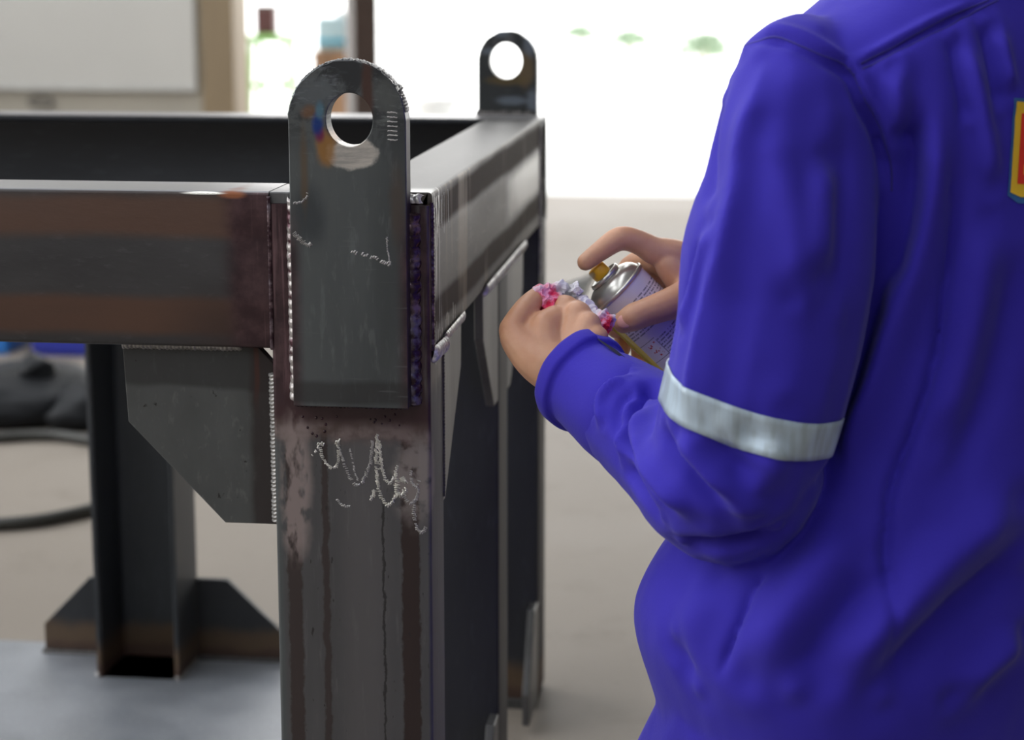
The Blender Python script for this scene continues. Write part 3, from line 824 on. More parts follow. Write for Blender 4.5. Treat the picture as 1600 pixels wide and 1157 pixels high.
# ------------------------------------------------------------------ the worker (local frame: x to the right, y away, z up)
RIGHT_HAND = {
    'wrist': [(-0.0939, 0.26, 0.6677, 0.027), (-0.1277, 0.235, 0.6629, 0.025)],
    'palm1': [(-0.1288, 0.225, 0.669, 0.021), (-0.1544, 0.21, 0.6865, 0.0165), (-0.1773, 0.203, 0.6947, 0.0125)],
    'palm2': [(-0.1277, 0.235, 0.6629, 0.021), (-0.1709, 0.227, 0.6846, 0.014)],
    'palm3': [(-0.1266, 0.245, 0.6567, 0.021), (-0.1615, 0.245, 0.6717, 0.0135)],
    'palm4': [(-0.126, 0.25, 0.6513, 0.02), (-0.1512, 0.257, 0.6583, 0.0125)],
    'thenar': [(-0.1291, 0.22, 0.6607, 0.021), (-0.1451, 0.185, 0.6574, 0.018), (-0.1631, 0.165, 0.6551, 0.0145)],
    'web': [(-0.1477, 0.2, 0.6628, 0.016), (-0.1646, 0.2, 0.6823, 0.0125)],
    'thumb': [(-0.1451, 0.185, 0.6574, 0.018), (-0.1644, 0.163, 0.6555, 0.0142), (-0.1876, 0.155, 0.6486, 0.0122), (-0.1973, 0.154, 0.6449, 0.0122), (-0.2058, 0.157, 0.64, 0.0098)],
    'index': [(-0.1773, 0.203, 0.6947, 0.0125), (-0.1919, 0.2, 0.7029, 0.0108), (-0.207, 0.197, 0.7061, 0.0108), (-0.2225, 0.193, 0.6972, 0.0092), (-0.2368, 0.192, 0.6863, 0.0078)],
    'middle': [(-0.1709, 0.227, 0.6846, 0.012), (-0.1947, 0.251, 0.6731, 0.0105), (-0.2073, 0.254, 0.6414, 0.0095), (-0.208, 0.237, 0.6189, 0.008)],
    'ring': [(-0.1615, 0.245, 0.6717, 0.012), (-0.1838, 0.266, 0.6569, 0.0102), (-0.1974, 0.264, 0.6222, 0.0092), (-0.2018, 0.242, 0.6006, 0.0078)],
    'pinky': [(-0.1512, 0.257, 0.6583, 0.011), (-0.1718, 0.271, 0.6421, 0.009), (-0.1843, 0.268, 0.6109, 0.008), (-0.1863, 0.25, 0.5862, 0.007)],
}
LEFT_HAND = {
    'wrist': [(-0.2227, 0.065, 0.5945, 0.0235), (-0.2511, 0.1, 0.6069, 0.025)],
    'palm1': [(-0.2526, 0.105, 0.6075, 0.024), (-0.2553, 0.125, 0.637, 0.0175), (-0.2551, 0.137, 0.6555, 0.0115)],
    'palm2': [(-0.2511, 0.102, 0.6065, 0.024), (-0.2454, 0.122, 0.6526, 0.012)],
    'palm3': [(-0.2491, 0.098, 0.6073, 0.022), (-0.2374, 0.11, 0.6462, 0.0115)],
    'palm4': [(-0.2466, 0.095, 0.6079, 0.02), (-0.2313, 0.102, 0.637, 0.011)],
    'thenar': [(-0.2548, 0.102, 0.6081, 0.026), (-0.2779, 0.106, 0.6191, 0.021), (-0.2937, 0.112, 0.6319, 0.0155), (-0.2989, 0.117, 0.6401, 0.0128)],
    'web': [(-0.2684, 0.106, 0.6137, 0.022), (-0.2736, 0.115, 0.6388, 0.016), (-0.265, 0.125, 0.6478, 0.0125)],
    'web2': [(-0.2763, 0.108, 0.6214, 0.02), (-0.2852, 0.113, 0.6349, 0.013)],
    'thumb': [(-0.2989, 0.117, 0.6401, 0.0128), (-0.2936, 0.124, 0.6501, 0.0108), (-0.2861, 0.134, 0.6581, 0.0102), (-0.2791, 0.142, 0.6649, 0.0082)],
    'index': [(-0.2551, 0.137, 0.6555, 0.0115), (-0.2629, 0.172, 0.6517, 0.0098), (-0.2725, 0.182, 0.6467, 0.0088), (-0.2803, 0.172, 0.644, 0.0075)],
    'middle': [(-0.2454, 0.122, 0.6526, 0.0118), (-0.2495, 0.164, 0.6487, 0.01), (-0.2604, 0.184, 0.6386, 0.009), (-0.2694, 0.172, 0.6351, 0.0078)],
    'ring': [(-0.2374, 0.11, 0.6462, 0.0112), (-0.2395, 0.154, 0.6405, 0.0095), (-0.2496, 0.176, 0.6299, 0.0088), (-0.2597, 0.164, 0.6288, 0.0076)],
    'pinky': [(-0.2313, 0.102, 0.637, 0.0105), (-0.2318, 0.142, 0.6306, 0.0088), (-0.2401, 0.162, 0.6225, 0.008), (-0.2491, 0.152, 0.6222, 0.007)],
}
LEFT_SLEEVE = {
    'arm': [(-0.0912, -0.055, 0.8539, 0.05), (-0.0942, -0.06, 0.8349, 0.056), (-0.097, -0.065, 0.8077, 0.06), (-0.0991, -0.07, 0.7758, 0.064), (-0.1077, -0.08, 0.7307, 0.07), (-0.1129, -0.09, 0.6856, 0.0675), (-0.1224, -0.1, 0.6406, 0.0655), (-0.1334, -0.1, 0.5981, 0.0645), (-0.14, -0.09, 0.5659, 0.0625)],
    'fore': [(-0.14, -0.09, 0.5659, 0.0625), (-0.1515, -0.055, 0.5637, 0.062), (-0.1728, -0.01, 0.5689, 0.052), (-0.1987, 0.035, 0.5814, 0.046), (-0.2234, 0.072, 0.5941, 0.0395)],
}
FWD, LFT = Vector((-.53, .848, 0)), Vector((-.848, -.53, 0))
YAW = math.atan2(LFT.y, -LFT.x)
person = empty('person', (.37744, -.05945, 0), R(6.9985))
tag(person, 'person in blue coveralls seen from behind, holding a tissue and a spray can', 'person')
TORSO = [(.30, -.010, .020, .160, .125), (.37, -.012, .020, .180, .140), (.43, -.022, .020, .186, .147), (.48, -.012, .020, .180, .140),
         (.54, .020, .028, .162, .130), (.60, .042, .034, .150, .126), (.68, .056, .040, .147, .124), (.76, .062, .042, .150, .120), (.82, .056, .038, .165, .112), (.855, .050, .032, .175, .104),
         (.885, .050, .030, .166, .094), (.915, .055, .031, .130, .082), (.945, .064, .033, .088, .072), (.985, .072, .035, .064, .064)]

def ring_loft(rings):
    v, f = [], []
    n = len(rings[0])
    for r_ in rings: v += r_
    for i in range(len(rings) - 1):
        for k in range(n):
            f.append((i * n + k, i * n + (k + 1) % n, (i + 1) * n + (k + 1) % n, (i + 1) * n + k))
    f.append(tuple(range(n))[::-1]); f.append(tuple(range((len(rings) - 1) * n, len(rings) * n)))
    return v, f

def torso_rings(grow=0.0, n=48, sub=4, z_lo=0, z_hi=9):
    T_ = catmull([list(s) for s in TORSO], sub)
    out = []
    for z, cx, cy, a, b_ in T_:
        if not z_lo <= z <= z_hi: continue
        ring = []
        for k in range(n):
            t = 2 * math.pi * k / n
            c, s = math.cos(t), math.sin(t)
            e = 2 / 2.35
            u = abs(c) ** e * math.copysign(1, c) * (a + grow); w = abs(s) ** e * math.copysign(1, s) * (b_ + grow)
            ring.append(Vector((cx, cy, z)) - LFT * u + FWD * w)
        out.append(ring)
    return out

def chain_bm(bm, chains, sub=3):
    """union soup of tapered round limbs; every chain is a list of (x, y, z, r)"""
    for c in chains:
        P = catmull(c, sub) if len(c) > 2 else [np.array(c[0]) * (1 - i / sub) + np.array(c[1]) * i / sub for i in range(sub + 1)]
        v, f = tube([p[:3] for p in P], [p[3] for p in P], 14)
        vs_ = [bm.verts.new(p) for p in v]
        for q in f: bm.faces.new([vs_[i] for i in q])
        for p in (P[0], P[-1]):
            bmesh.ops.create_icosphere(bm, subdivisions=2, radius=float(p[3]), matrix=Matrix.Translation(p[:3]))

def add_loft(bm, rings):
    v, f = ring_loft(rings)
    vs_ = [bm.verts.new(p) for p in v]
    for q in f: bm.faces.new([vs_[i] for i in q])

def remesh(bm, voxel, smooth_it=6, fac=.5):
    """voxel union of a soup of closed shapes, smoothed; returns vertices and faces"""
    bmesh.ops.recalc_face_normals(bm, faces=bm.faces[:])
    me = bpy.data.meshes.new('soup'); bm.to_mesh(me); bm.free()
    o = bpy.data.objects.new('soup', me); col.objects.link(o)
    md = o.modifiers.new('r', 'REMESH'); md.mode = 'VOXEL'; md.voxel_size = voxel; md.use_smooth_shade = True
    if smooth_it:
        sm = o.modifiers.new('s', 'SMOOTH'); sm.factor = fac; sm.iterations = smooth_it
    dg = bpy.context.evaluated_depsgraph_get()
    res = bpy.data.meshes.new_from_object(o.evaluated_get(dg))
    bpy.data.objects.remove(o); bpy.data.meshes.remove(me)
    return res

def mesh_np(me):
    v = np.empty(len(me.vertices) * 3, np.float32); me.vertices.foreach_get('co', v)
    nrm = np.empty(len(me.vertices) * 3, np.float32); me.vertices.foreach_get('normal', nrm)
    return v.reshape(-1, 3).astype(float), nrm.reshape(-1, 3).astype(float)

# --- coverall: torso, sleeves and trouser legs as one garment
bm = bmesh.new()
add_loft(bm, torso_rings())
chain_bm(bm, [LEFT_SLEEVE['arm'], LEFT_SLEEVE['fore']], 5)
RSH, REL = (.178, .112, .845), (.14, .325, .60)
RWR = tuple(np.array(RIGHT_HAND['wrist'][0][:3]))
chain_bm(bm, [[(*RSH, .054), (.165, .19, .76, .064), (.145, .28, .66, .064), (*REL, .06)], [(*REL, .06), (.03, .30, .632, .05), (RWR[0] + .03, RWR[1] + .012, RWR[2] - .006, .040)]], 4)
HL = Vector((-.01, .02, .36)) + LFT * .088; HR = Vector((-.01, .02, .36)) - LFT * .088
legs = []
for hip in (HL, HR):
    knee = hip + FWD * .20; knee.z = .078
    ank = knee - FWD * .37; ank.z = .075
    legs.append([(*hip, .098), (*hip.lerp(knee, .5), .088), (*knee, .076)])
    legs.append([(*knee, .076), (*knee.lerp(ank, .5), .070), (*ank, .058)])
chain_bm(bm, legs, 4)
cloth_me = remesh(bm, .0034, 14)
FOLDS = [
    ('s', 0.0085, 0.018, [(-0.1197, -0.0856, 0.8771), (-0.1266, -0.1033, 0.8468), (-0.1357, -0.1124, 0.8074), (-0.1436, -0.1267, 0.7687), (-0.1509, -0.1343, 0.7384), (-0.1575, -0.1351, 0.7071), (-0.1636, -0.1396, 0.6762), (-0.1689, -0.1436, 0.6497), (-0.1724, -0.1467, 0.6276), (-0.1763, -0.1468, 0.5955)]),
    ('g', -0.0035, 0.005, [(-0.1334, -0.056, 0.8768), (-0.1266, -0.0672, 0.8827), (-0.1129, -0.084, 0.8841), (-0.0942, -0.0962, 0.8775), (-0.081, -0.0989, 0.8705), (-0.0646, -0.0963, 0.8611), (-0.0554, -0.0984, 0.842), (-0.0442, -0.0918, 0.8236), (-0.0359, -0.0854, 0.8004), (-0.0322, -0.0798, 0.7769)]),
    ('g', 0.003, 0.006, [(-0.1278, -0.0575, 0.8841), (-0.1121, -0.0773, 0.8902), (-0.0807, -0.0956, 0.8775), (-0.0601, -0.095, 0.8663), (-0.0495, -0.0974, 0.8464), (-0.0372, -0.0931, 0.8259), (-0.0284, -0.0889, 0.803), (-0.0246, -0.083, 0.7773)]),
    ('g', -0.002, 0.003, [(-0.0636, -0.0957, 0.8619), (-0.0494, -0.0973, 0.8704), (-0.0317, -0.0969, 0.8793), (0.0011, -0.0864, 0.8958), (0.0357, -0.0705, 0.9097)]),
    ('g', 0.0018, 0.004, [(-0.0668, -0.0949, 0.8668), (-0.0314, -0.0943, 0.8845), (0.0017, -0.0831, 0.9006), (0.0311, -0.0703, 0.9124)]),
    ('g', -0.003, 0.009, [(-0.0291, -0.082, 0.7817), (-0.029, -0.0767, 0.7534), (-0.0321, -0.0747, 0.7205), (-0.0381, -0.0737, 0.6827), (-0.0464, -0.0765, 0.6357), (-0.0617, -0.0814, 0.5888), (-0.0843, -0.1319, 0.5731), (-0.1053, -0.1404, 0.551)]),
    ('g', -0.004, 0.01, [(-0.1478, -0.0631, 0.8443), (-0.1541, -0.0713, 0.8174), (-0.1581, -0.0895, 0.7871), (-0.158, -0.111, 0.7668)]),
    ('g', 0.004, 0.012, [(-0.122, -0.1128, 0.8297), (-0.112, -0.1266, 0.7998), (-0.1065, -0.1429, 0.7574), (-0.1088, -0.1527, 0.71)]),
    ('g', -0.004, 0.016, [(-0.078, -0.1149, 0.8342), (-0.0689, -0.1211, 0.7948), (-0.0697, -0.1347, 0.7474), (-0.0788, -0.146, 0.6954)]),
    ('g', 0.004, 0.007, [(-0.1537, -0.1223, 0.7592), (-0.1638, -0.1211, 0.732), (-0.1703, -0.119, 0.7044), (-0.1763, -0.1207, 0.6772)]),
    ('g', -0.003, 0.007, [(-0.1635, -0.1147, 0.7492), (-0.1714, -0.1128, 0.7217), (-0.1763, -0.107, 0.6932)]),
    ('g', -0.0075, 0.006, [(-0.1889, -0.0983, 0.6393), (-0.1929, -0.0064, 0.618), (-0.202, -0.0112, 0.6131), (-0.2088, -0.0204, 0.6041), (-0.2121, -0.0386, 0.5869), (-0.2081, -0.0691, 0.5785), (-0.1956, -0.1149, 0.5667), (-0.1811, -0.1275, 0.546)]),
    ('g', 0.0065, 0.008, [(-0.1888, -0.0313, 0.6139), (-0.1991, -0.0424, 0.604), (-0.2026, -0.0694, 0.5908), (-0.1977, -0.1097, 0.5815), (-0.1843, -0.1344, 0.5681), (-0.1645, -0.144, 0.5521)]),
    ('g', -0.005, 0.007, [(-0.1924, -0.1121, 0.6174), (-0.1898, -0.1278, 0.6048), (-0.1808, -0.1422, 0.592), (-0.1657, -0.1515, 0.5782), (-0.1434, -0.1549, 0.5644)]),
    ('g', 0.006, 0.009, [(-0.1809, -0.1385, 0.6165), (-0.1727, -0.1496, 0.6031), (-0.1575, -0.1576, 0.5867), (-0.1392, -0.1568, 0.5681), (-0.127, -0.1506, 0.5539)]),
    ('g', -0.005, 0.01, [(-0.1665, -0.1529, 0.6153), (-0.1493, -0.1617, 0.5992), (-0.1289, -0.1609, 0.5807)]),
    ('g', -0.0035, 0.005, [(-0.2371, 0.0126, 0.5865), (-0.2388, 0.0229, 0.5995), (-0.2336, 0.0296, 0.6135), (-0.2207, 0.0286, 0.6214), (-0.2045, 0.0305, 0.6256)]),
    ('g', 0.0035, 0.005, [(-0.2284, -0.0049, 0.5865), (-0.2304, 0.0104, 0.6013), (-0.2228, 0.0155, 0.6134), (-0.2079, 0.0143, 0.6208)]),
    ('g', -0.0035, 0.005, [(-0.2183, -0.0288, 0.581), (-0.2204, -0.0103, 0.5968), (-0.2152, -0.0022, 0.6091), (-0.2015, -0.0021, 0.6171)]),
    ('g', 0.003, 0.005, [(-0.2155, -0.0412, 0.5691), (-0.2182, -0.0257, 0.5853), (-0.216, -0.0188, 0.5962)]),
    ('g', -0.005, 0.007, [(-0.2175, -0.0346, 0.5665), (-0.2078, -0.0761, 0.556), (-0.1913, -0.1105, 0.5426)]),
    ('s', -0.0065, 0.0042, [(-0.0012, -0.1, 0.8376), (0.0083, -0.0957, 0.8013), (0.0141, -0.0929, 0.7647), (0.0113, -0.093, 0.7187), (0.0046, -0.0969, 0.6588), (-0.0092, -0.1009, 0.6125), (-0.0266, -0.1089, 0.567), (-0.031, -0.1224, 0.5279), (-0.0303, -0.1374, 0.4801), (-0.0338, -0.1433, 0.4293)]),
    ('g', 0.01, 0.013, [(-0.0141, -0.1009, 0.8644), (-0.0055, -0.0995, 0.8331), (-0.0017, -0.0935, 0.7921), (-0.006, -0.0877, 0.7456), (-0.0175, -0.0856, 0.6942), (-0.034, -0.0852, 0.6375), (-0.0515, -0.0866, 0.5949), (-0.0761, -0.0955, 0.5587)]),
    ('g', -0.008, 0.01, [(-0.0247, -0.1016, 0.8467), (-0.0158, -0.0935, 0.8057), (-0.0145, -0.0855, 0.7638), (-0.0213, -0.0811, 0.7215), (-0.0259, -0.0804, 0.698)]),
    ('g', 0.006, 0.008, [(-0.0342, -0.1001, 0.8688), (-0.0288, -0.1002, 0.8421), (-0.0234, -0.0937, 0.8147)]),
    ('g', 0.005, 0.008, [(0.0145, -0.0889, 0.8861), (0.0234, -0.0951, 0.8552), (0.0345, -0.0936, 0.8147), (0.0408, -0.0926, 0.7783)]),
    ('g', -0.004, 0.006, [(0.0077, -0.0883, 0.8905), (0.0138, -0.097, 0.8598), (0.0208, -0.0962, 0.8239)]),
    ('g', 0.004, 0.007, [(0.0419, -0.0761, 0.8946), (0.048, -0.0844, 0.8636), (0.053, -0.0858, 0.8457)]),
    ('g', -0.004, 0.006, [(0.0323, -0.0772, 0.8991), (0.0391, -0.0869, 0.8682), (0.0444, -0.0903, 0.8325)]),
    ('g', 0.005, 0.014, [(0.037, -0.0931, 0.7601), (0.0341, -0.0951, 0.7097), (0.0218, -0.0997, 0.65), (0.0042, -0.1062, 0.5948)]),
    ('g', -0.004, 0.014, [(0.0614, -0.0898, 0.7413), (0.054, -0.0946, 0.6771), (0.0365, -0.1018, 0.6175), (0.0089, -0.1145, 0.5495)]),
    ('g', 0.009, 0.018, [(0.0744, -0.0911, 0.5575), (0.0236, -0.1148, 0.5257), (-0.0155, -0.1319, 0.4926), (-0.0532, -0.144, 0.4584), (-0.0756, -0.1463, 0.4319)]),
    ('g', -0.008, 0.014, [(0.0772, -0.0889, 0.5083), (0.0245, -0.1196, 0.479), (-0.015, -0.138, 0.4467), (-0.0334, -0.1431, 0.4196)]),
    ('g', 0.008, 0.014, [(0.0802, -0.0876, 0.4536), (0.0473, -0.1095, 0.4365), (0.0165, -0.1262, 0.4132)]),
    ('g', 0.008, 0.02, [(-0.0458, -0.1112, 0.5486), (-0.0648, -0.1191, 0.5221), (-0.0886, -0.1299, 0.492), (-0.1159, -0.1343, 0.455), (-0.1287, -0.1304, 0.4294)]),
    ('g', -0.006, 0.015, [(-0.0384, -0.1272, 0.515), (-0.0576, -0.1381, 0.4851), (-0.0849, -0.1442, 0.4489), (-0.0978, -0.1427, 0.4243)]),
    ('s', -0.0042, 0.0036, [(-0.1164, -0.1252, 0.5249), (-0.1206, -0.1084, 0.4972), (-0.1327, -0.1171, 0.4733), (-0.1418, -0.1195, 0.4499), (-0.1491, -0.1147, 0.4187)]),
    ('g', -0.004, 0.01, [(-0.1779, -0.0777, 0.4477), (-0.1736, -0.0867, 0.4284), (-0.1623, -0.0973, 0.4072)]),
    ('g', 0.004, 0.016, [(-0.144, -0.0882, 0.4933), (-0.1627, -0.0911, 0.4647), (-0.1801, -0.077, 0.4349)]),
    ('g', -0.008, 0.008, [(-0.1783, -0.1081, 0.5237), (-0.1584, -0.1315, 0.5277), (-0.132, -0.1395, 0.5329), (-0.1094, -0.1381, 0.5438)]),
    ('g', 0.005, 0.012, [(-0.083, -0.1239, 0.8084), (-0.0862, -0.1378, 0.7656), (-0.0911, -0.149, 0.7228)]),
    ('g', 0.005, 0.014, [(-0.1106, -0.1636, 0.6359), (-0.1185, -0.1629, 0.5995), (-0.1143, -0.1534, 0.5695)]),
    ('g', -0.004, 0.01, [(-0.154, -0.1587, 0.6258), (-0.1323, -0.1644, 0.618), (-0.0956, -0.1559, 0.6115)]),
]
SEAMS = {
    'yoke_seam': [(-0.0659, -0.0955, 0.8641), (-0.0316, -0.0957, 0.8819), (0.0014, -0.0846, 0.8984), (0.0384, -0.0683, 0.9124)],
    'yoke_seam2': [(-0.0637, -0.0967, 0.8597), (-0.0318, -0.0978, 0.8771), (0.0009, -0.0878, 0.8936), (0.0458, -0.066, 0.9123)],
    'arm_seam': [(-0.1319, -0.0582, 0.8796), (-0.1126, -0.0812, 0.8867), (-0.0808, -0.0974, 0.874), (-0.0622, -0.0953, 0.8632), (-0.0521, -0.097, 0.8442), (-0.0406, -0.0917, 0.8245), (-0.0317, -0.0871, 0.8014), (-0.0279, -0.0813, 0.7771)],
    'patch': [(0.0571, -0.0843, 0.8442), (0.054, -0.0903, 0.7717)],
    'tapeaxis': [(-0.1372, -0.1622, 0.6491)],
}
def seg_dist(P, pl):
    best = np.full(len(P), 9.0)
    for a, b_ in zip(pl[:-1], pl[1:]):
        ab = b_ - a; L2 = max(ab @ ab, 1e-12)
        tt = np.clip(((P - a) @ ab) / L2, 0, 1)
        best = np.minimum(best, np.linalg.norm(P - (a + tt[:, None] * ab), axis=1))
    return best
V, N = mesh_np(cloth_me)
D = np.zeros(len(V))
for kind, amp, wid, pl in FOLDS:
    pl = np.array(catmull(pl, 4))
    lo, hi = pl.min(0) - 4 * wid, pl.max(0) + 4 * wid
    idx = np.where(((V > lo) & (V < hi)).all(1))[0]
    if not len(idx): continue
    d = seg_dist(V[idx], pl)
    # fade towards both ends so folds die out
    e0 = np.linalg.norm(V[idx] - pl[0], axis=1); e1 = np.linalg.norm(V[idx] - pl[-1], axis=1)
    fl = max(2.2 * wid, .22 * np.linalg.norm(np.diff(pl, axis=0), axis=1).sum())
    fade = np.clip(np.minimum(e0, e1) / fl, 0, 1); fade = fade * fade * (3 - 2 * fade)
    prof = np.exp(-(d / wid) ** 2) if kind == 'g' else np.exp(-d / wid)
    D[idx] += 1.95 * amp * prof * fade
for i, p in enumerate(V):
    D[i] += .0013 * mnoise.noise(Vector((p[0] * 18, p[1] * 18, p[2] * 9))) + .0005 * mnoise.noise(Vector((p[0] * 60, p[1] * 60, p[2] * 40)))
V = V + N * D[:, None]
cloth_me.vertices.foreach_set('co', V.astype(np.float32).ravel())
cloth_me.update()
t = NT('blue_coverall_cloth')
weave = t.noise(420, 2, .5); cl = t.noise(6, 4)
t.set(t.mix(t.smooth(cl, .3, .7), (.029, .0175, .360), (.036, .023, .420)), .78, 0.0)
t.bsdf.inputs['Sheen Weight'].default_value = .10
t.bsdf.inputs['Sheen Roughness'].default_value = .5
t.bsdf.inputs['Specular IOR Level'].default_value = .25
t.bump(weave, .0004, .35)
M['cloth'] = t.mat
cloth_me.materials.clear(); cloth_me.materials.append(M['cloth'])
cloth_me.name = 'coverall'
cov = link('coverall', cloth_me, None, person)
cloth_me.polygons.foreach_set('use_smooth', [True] * len(cloth_me.polygons))
cloth_bvh = BVHTree.FromPolygons([v.co[:] for v in cloth_me.vertices], [p.vertices[:] for p in cloth_me.polygons])

# --- body: head, neck, trunk, arms and legs in one mesh, hands finely modelled
bm = bmesh.new()
add_loft(bm, torso_rings(-.022, 32, 3, .32, .93))
HD = Vector((.055, .075, 1.10))
chain_bm(bm, [[(.072, .035, .92, .056), (.070, .045, .98, .053), (.062, .06, 1.04, .053)],
              [(.100, .03, .885, .045), (.078, .038, .95, .05)],
              [p[:3] + (p[3] * .6,) for p in LEFT_SLEEVE['arm']], [p[:3] + (p[3] * .62,) for p in LEFT_SLEEVE['fore']],
              [(*RSH, .04), (*REL, .038)], [(*REL, .036), (*RIGHT_HAND['wrist'][0][:3], .027)]] +
         [[p[:3] + (p[3] * .78,) for p in c] for c in legs], 4)
for hip in (HL, HR):
    ank = hip - FWD * .17
    chain_bm(bm, [[(ank.x, ank.y, .07, .04), (ank.x - FWD.x * .05, ank.y - FWD.y * .05, .055, .030)]], 3)
# head: skull, jaw, nose, brow, lips, ears; looks forward and down at the hands
hm = Matrix.Translation(HD) @ Matrix.Rotation(math.atan2(FWD.y, FWD.x), 4, 'Z') @ Matrix.Rotation(R(24), 4, 'Y')
def blob(bm, c, s, sub=3):
    bmesh.ops.create_icosphere(bm, subdivisions=sub, radius=1, matrix=hm @ Matrix.Translation(c) @ Matrix.Diagonal((*s, 1)))
blob(bm, (-.008, 0, .025), (.094, .074, .088)); blob(bm, (.028, 0, -.035), (.058, .056, .070)); blob(bm, (.052, 0, -.085), (.030, .034, .026))
blob(bm, (.082, 0, -.010), (.016, .011, .030)); blob(bm, (.094, 0, -.026), (.013, .015, .012)); blob(bm, (.074, 0, .022), (.018, .050, .012))
blob(bm, (.080, 0, -.054), (.012, .025, .006)); blob(bm, (.079, 0, -.064), (.012, .022, .007))
for s in (-1, 1):
    blob(bm, (-.005, s * .076, -.005), (.018, .008, .031)); blob(bm, (.068, s * .032, .004), (.013, .015, .011))
body_me = remesh(bm, .006, 4)
def hand_mesh(H_):
    b = bmesh.new(); chain_bm(b, list(H_.values()), 4)
    return remesh(b, .0017, 5)
hands = [hand_mesh(LEFT_HAND), hand_mesh(RIGHT_HAND)]
bm = bmesh.new()
bm.from_mesh(body_me)
for h in hands: bm.from_mesh(h)
t = NT('skin')
nz = t.noise(22, 5, .6); nf = t.noise(260, 3)
c = t.mix(t.smooth(nz, .3, .7), (.56, .285, .170), (.66, .37, .235))
t.set(c, .46, 0.0)
t.bsdf.inputs['Subsurface Weight'].default_value = .12
t.bsdf.inputs['Subsurface Radius'].default_value = (.012, .004, .002)
t.bump(nf, .0006, .3)
M['skin'] = t.mat
body = from_bm('body', bm, M['skin'], person, True)

# eyes, hair, boots
for s in (-1, 1):
    b = bmesh.new(); bmesh.ops.create_uvsphere(b, u_segments=16, v_segments=10, radius=.0115, matrix=hm @ Matrix.Translation((.0725, s * .032, .004)))
    ey = from_bm('eye', b, simple('eye_white', (.62, .60, .56), .2, var=.02), person, True)
    b = bmesh.new(); bmesh.ops.create_uvsphere(b, u_segments=14, v_segments=8, radius=1, matrix=hm @ Matrix.Translation((.0825, s * .031, .002)) @ Matrix.Diagonal((.002, .0056, .0056, 1)))
    from_bm('iris', b, simple('dark_brown_iris', (.02, .011, .007), .15), ey, True)
    b = bmesh.new(); bmesh.ops.create_uvsphere(b, u_segments=16, v_segments=8, radius=1, matrix=hm @ Matrix.Translation((.083, s * .034, .022)) @ Matrix.Diagonal((.006, .020, .003, 1)))
    from_bm('eyebrow', b, simple('black_brow', (.012, .010, .009), .6), person, True)
b = bmesh.new()
bmesh.ops.create_icosphere(b, subdivisions=5, radius=1, matrix=hm @ Matrix.Translation((-.014, 0, .034)) @ Matrix.Diagonal((.098, .080, .090, 1)))
inv = hm.inverted()
dead = [v for v in b.verts if (lambda q: (q.x > .062 - max(0, q.z - .06) * .2 and q.z < .085) or (q.z < -.045) or (q.x > .0 and q.z < .012))(inv @ v.co)]
bmesh.ops.delete(b, geom=dead, context='VERTS')
for v in b.verts:
    q = inv @ v.co; v.co = v.co + (v.co - HD).normalized() * (.005 * mnoise.noise(q * 60) + .003)
from_bm('hair', b, simple('black_hair', (.012, .010, .009), .45, var=.3, scale=90, stretch=(1, 1, .1)), person, True)
bootm = simple('black_boot_leather', (.018, .017, .016), .4, var=.2)
for hip in (HL, HR):
    a = hip - FWD * .17
    b = bmesh.new()
    chain_bm(b, [[(a.x + FWD.x * .02, a.y + FWD.y * .02, .075, .046), (a.x - FWD.x * .05, a.y - FWD.y * .05, .062, .046)],
                 [(a.x - FWD.x * .05, a.y - FWD.y * .05, .065, .044), (a.x - FWD.x * .085, a.y - FWD.y * .085, .05, .040)],
                 [(a.x - FWD.x * .07, a.y - FWD.y * .07, .050, .040), (a.x - FWD.x * .075, a.y - FWD.y * .075, .0385, .038)]], 3)
    me = remesh(b, .006, 4); me.materials.clear(); me.materials.append(bootm)
    me.polygons.foreach_set('use_smooth', [True] * len(me.polygons))
    link('boot', me, None, person)

# --- garment details: cuff, seams, reflective band, back patch
CUFF_A, CUFF_B = Vector((-0.2112, 0.053, 0.586)), Vector((-0.2459, 0.102, 0.6043))
ax = (CUFF_B - CUFF_A).normalized()
e1 = ax.cross(Vector((0, 0, 1))).normalized(); e2 = ax.cross(e1)
slit = Vector((.30, -.45, .78)); SLIT = math.atan2(slit.dot(e2), slit.dot(e1))
def cuff_mesh(prof, turn0=0.0, spiral=.0, n=72, wob=.0012, seed=0.0):
    v, f = [], []
    for s, r in prof:
        for k in range(n + 1):
            a = turn0 + 2 * math.pi * k / n
            q = r + spiral * (k / n) + wob * mnoise.noise(Vector((math.cos(a) * 2.2, math.sin(a) * 2.2, s * 45 + seed)))
            tilt = .010 * math.cos(a - turn0)
            v.append(CUFF_B + ax * (s) + (e1 * math.cos(a) + e2 * math.sin(a)) * q)
    m_ = n + 1
    for i in range(len(prof) - 1):
        for k in range(n): f.append((i * m_ + k, i * m_ + k + 1, (i + 1) * m_ + k + 1, (i + 1) * m_ + k))
    return v, f
cf = from_np('cuff', *cuff_mesh([(-.020, .0300), (-.008, .0345), (-.001, .0362), (.0008, .0382), (-.0002, .0402), (-.003, .0412), (-.012, .0414), (-.0145, .0408), (-.0158, .0390), (-.0175, .0368), (-.021, .0366), (-.028, .0376), (-.044, .0390), (-.060, .0405), (-.075, .0408), (-.085, .037)], SLIT, .0036), M['cloth'], cov)
inner = from_np('cuff_lining', *cuff_mesh([(-.001, .0355), (-.022, .0345), (-.030, .030)], SLIT, 0, 48), simple('cuff_lining_cloth', (.018, .013, .13), .85), cov)

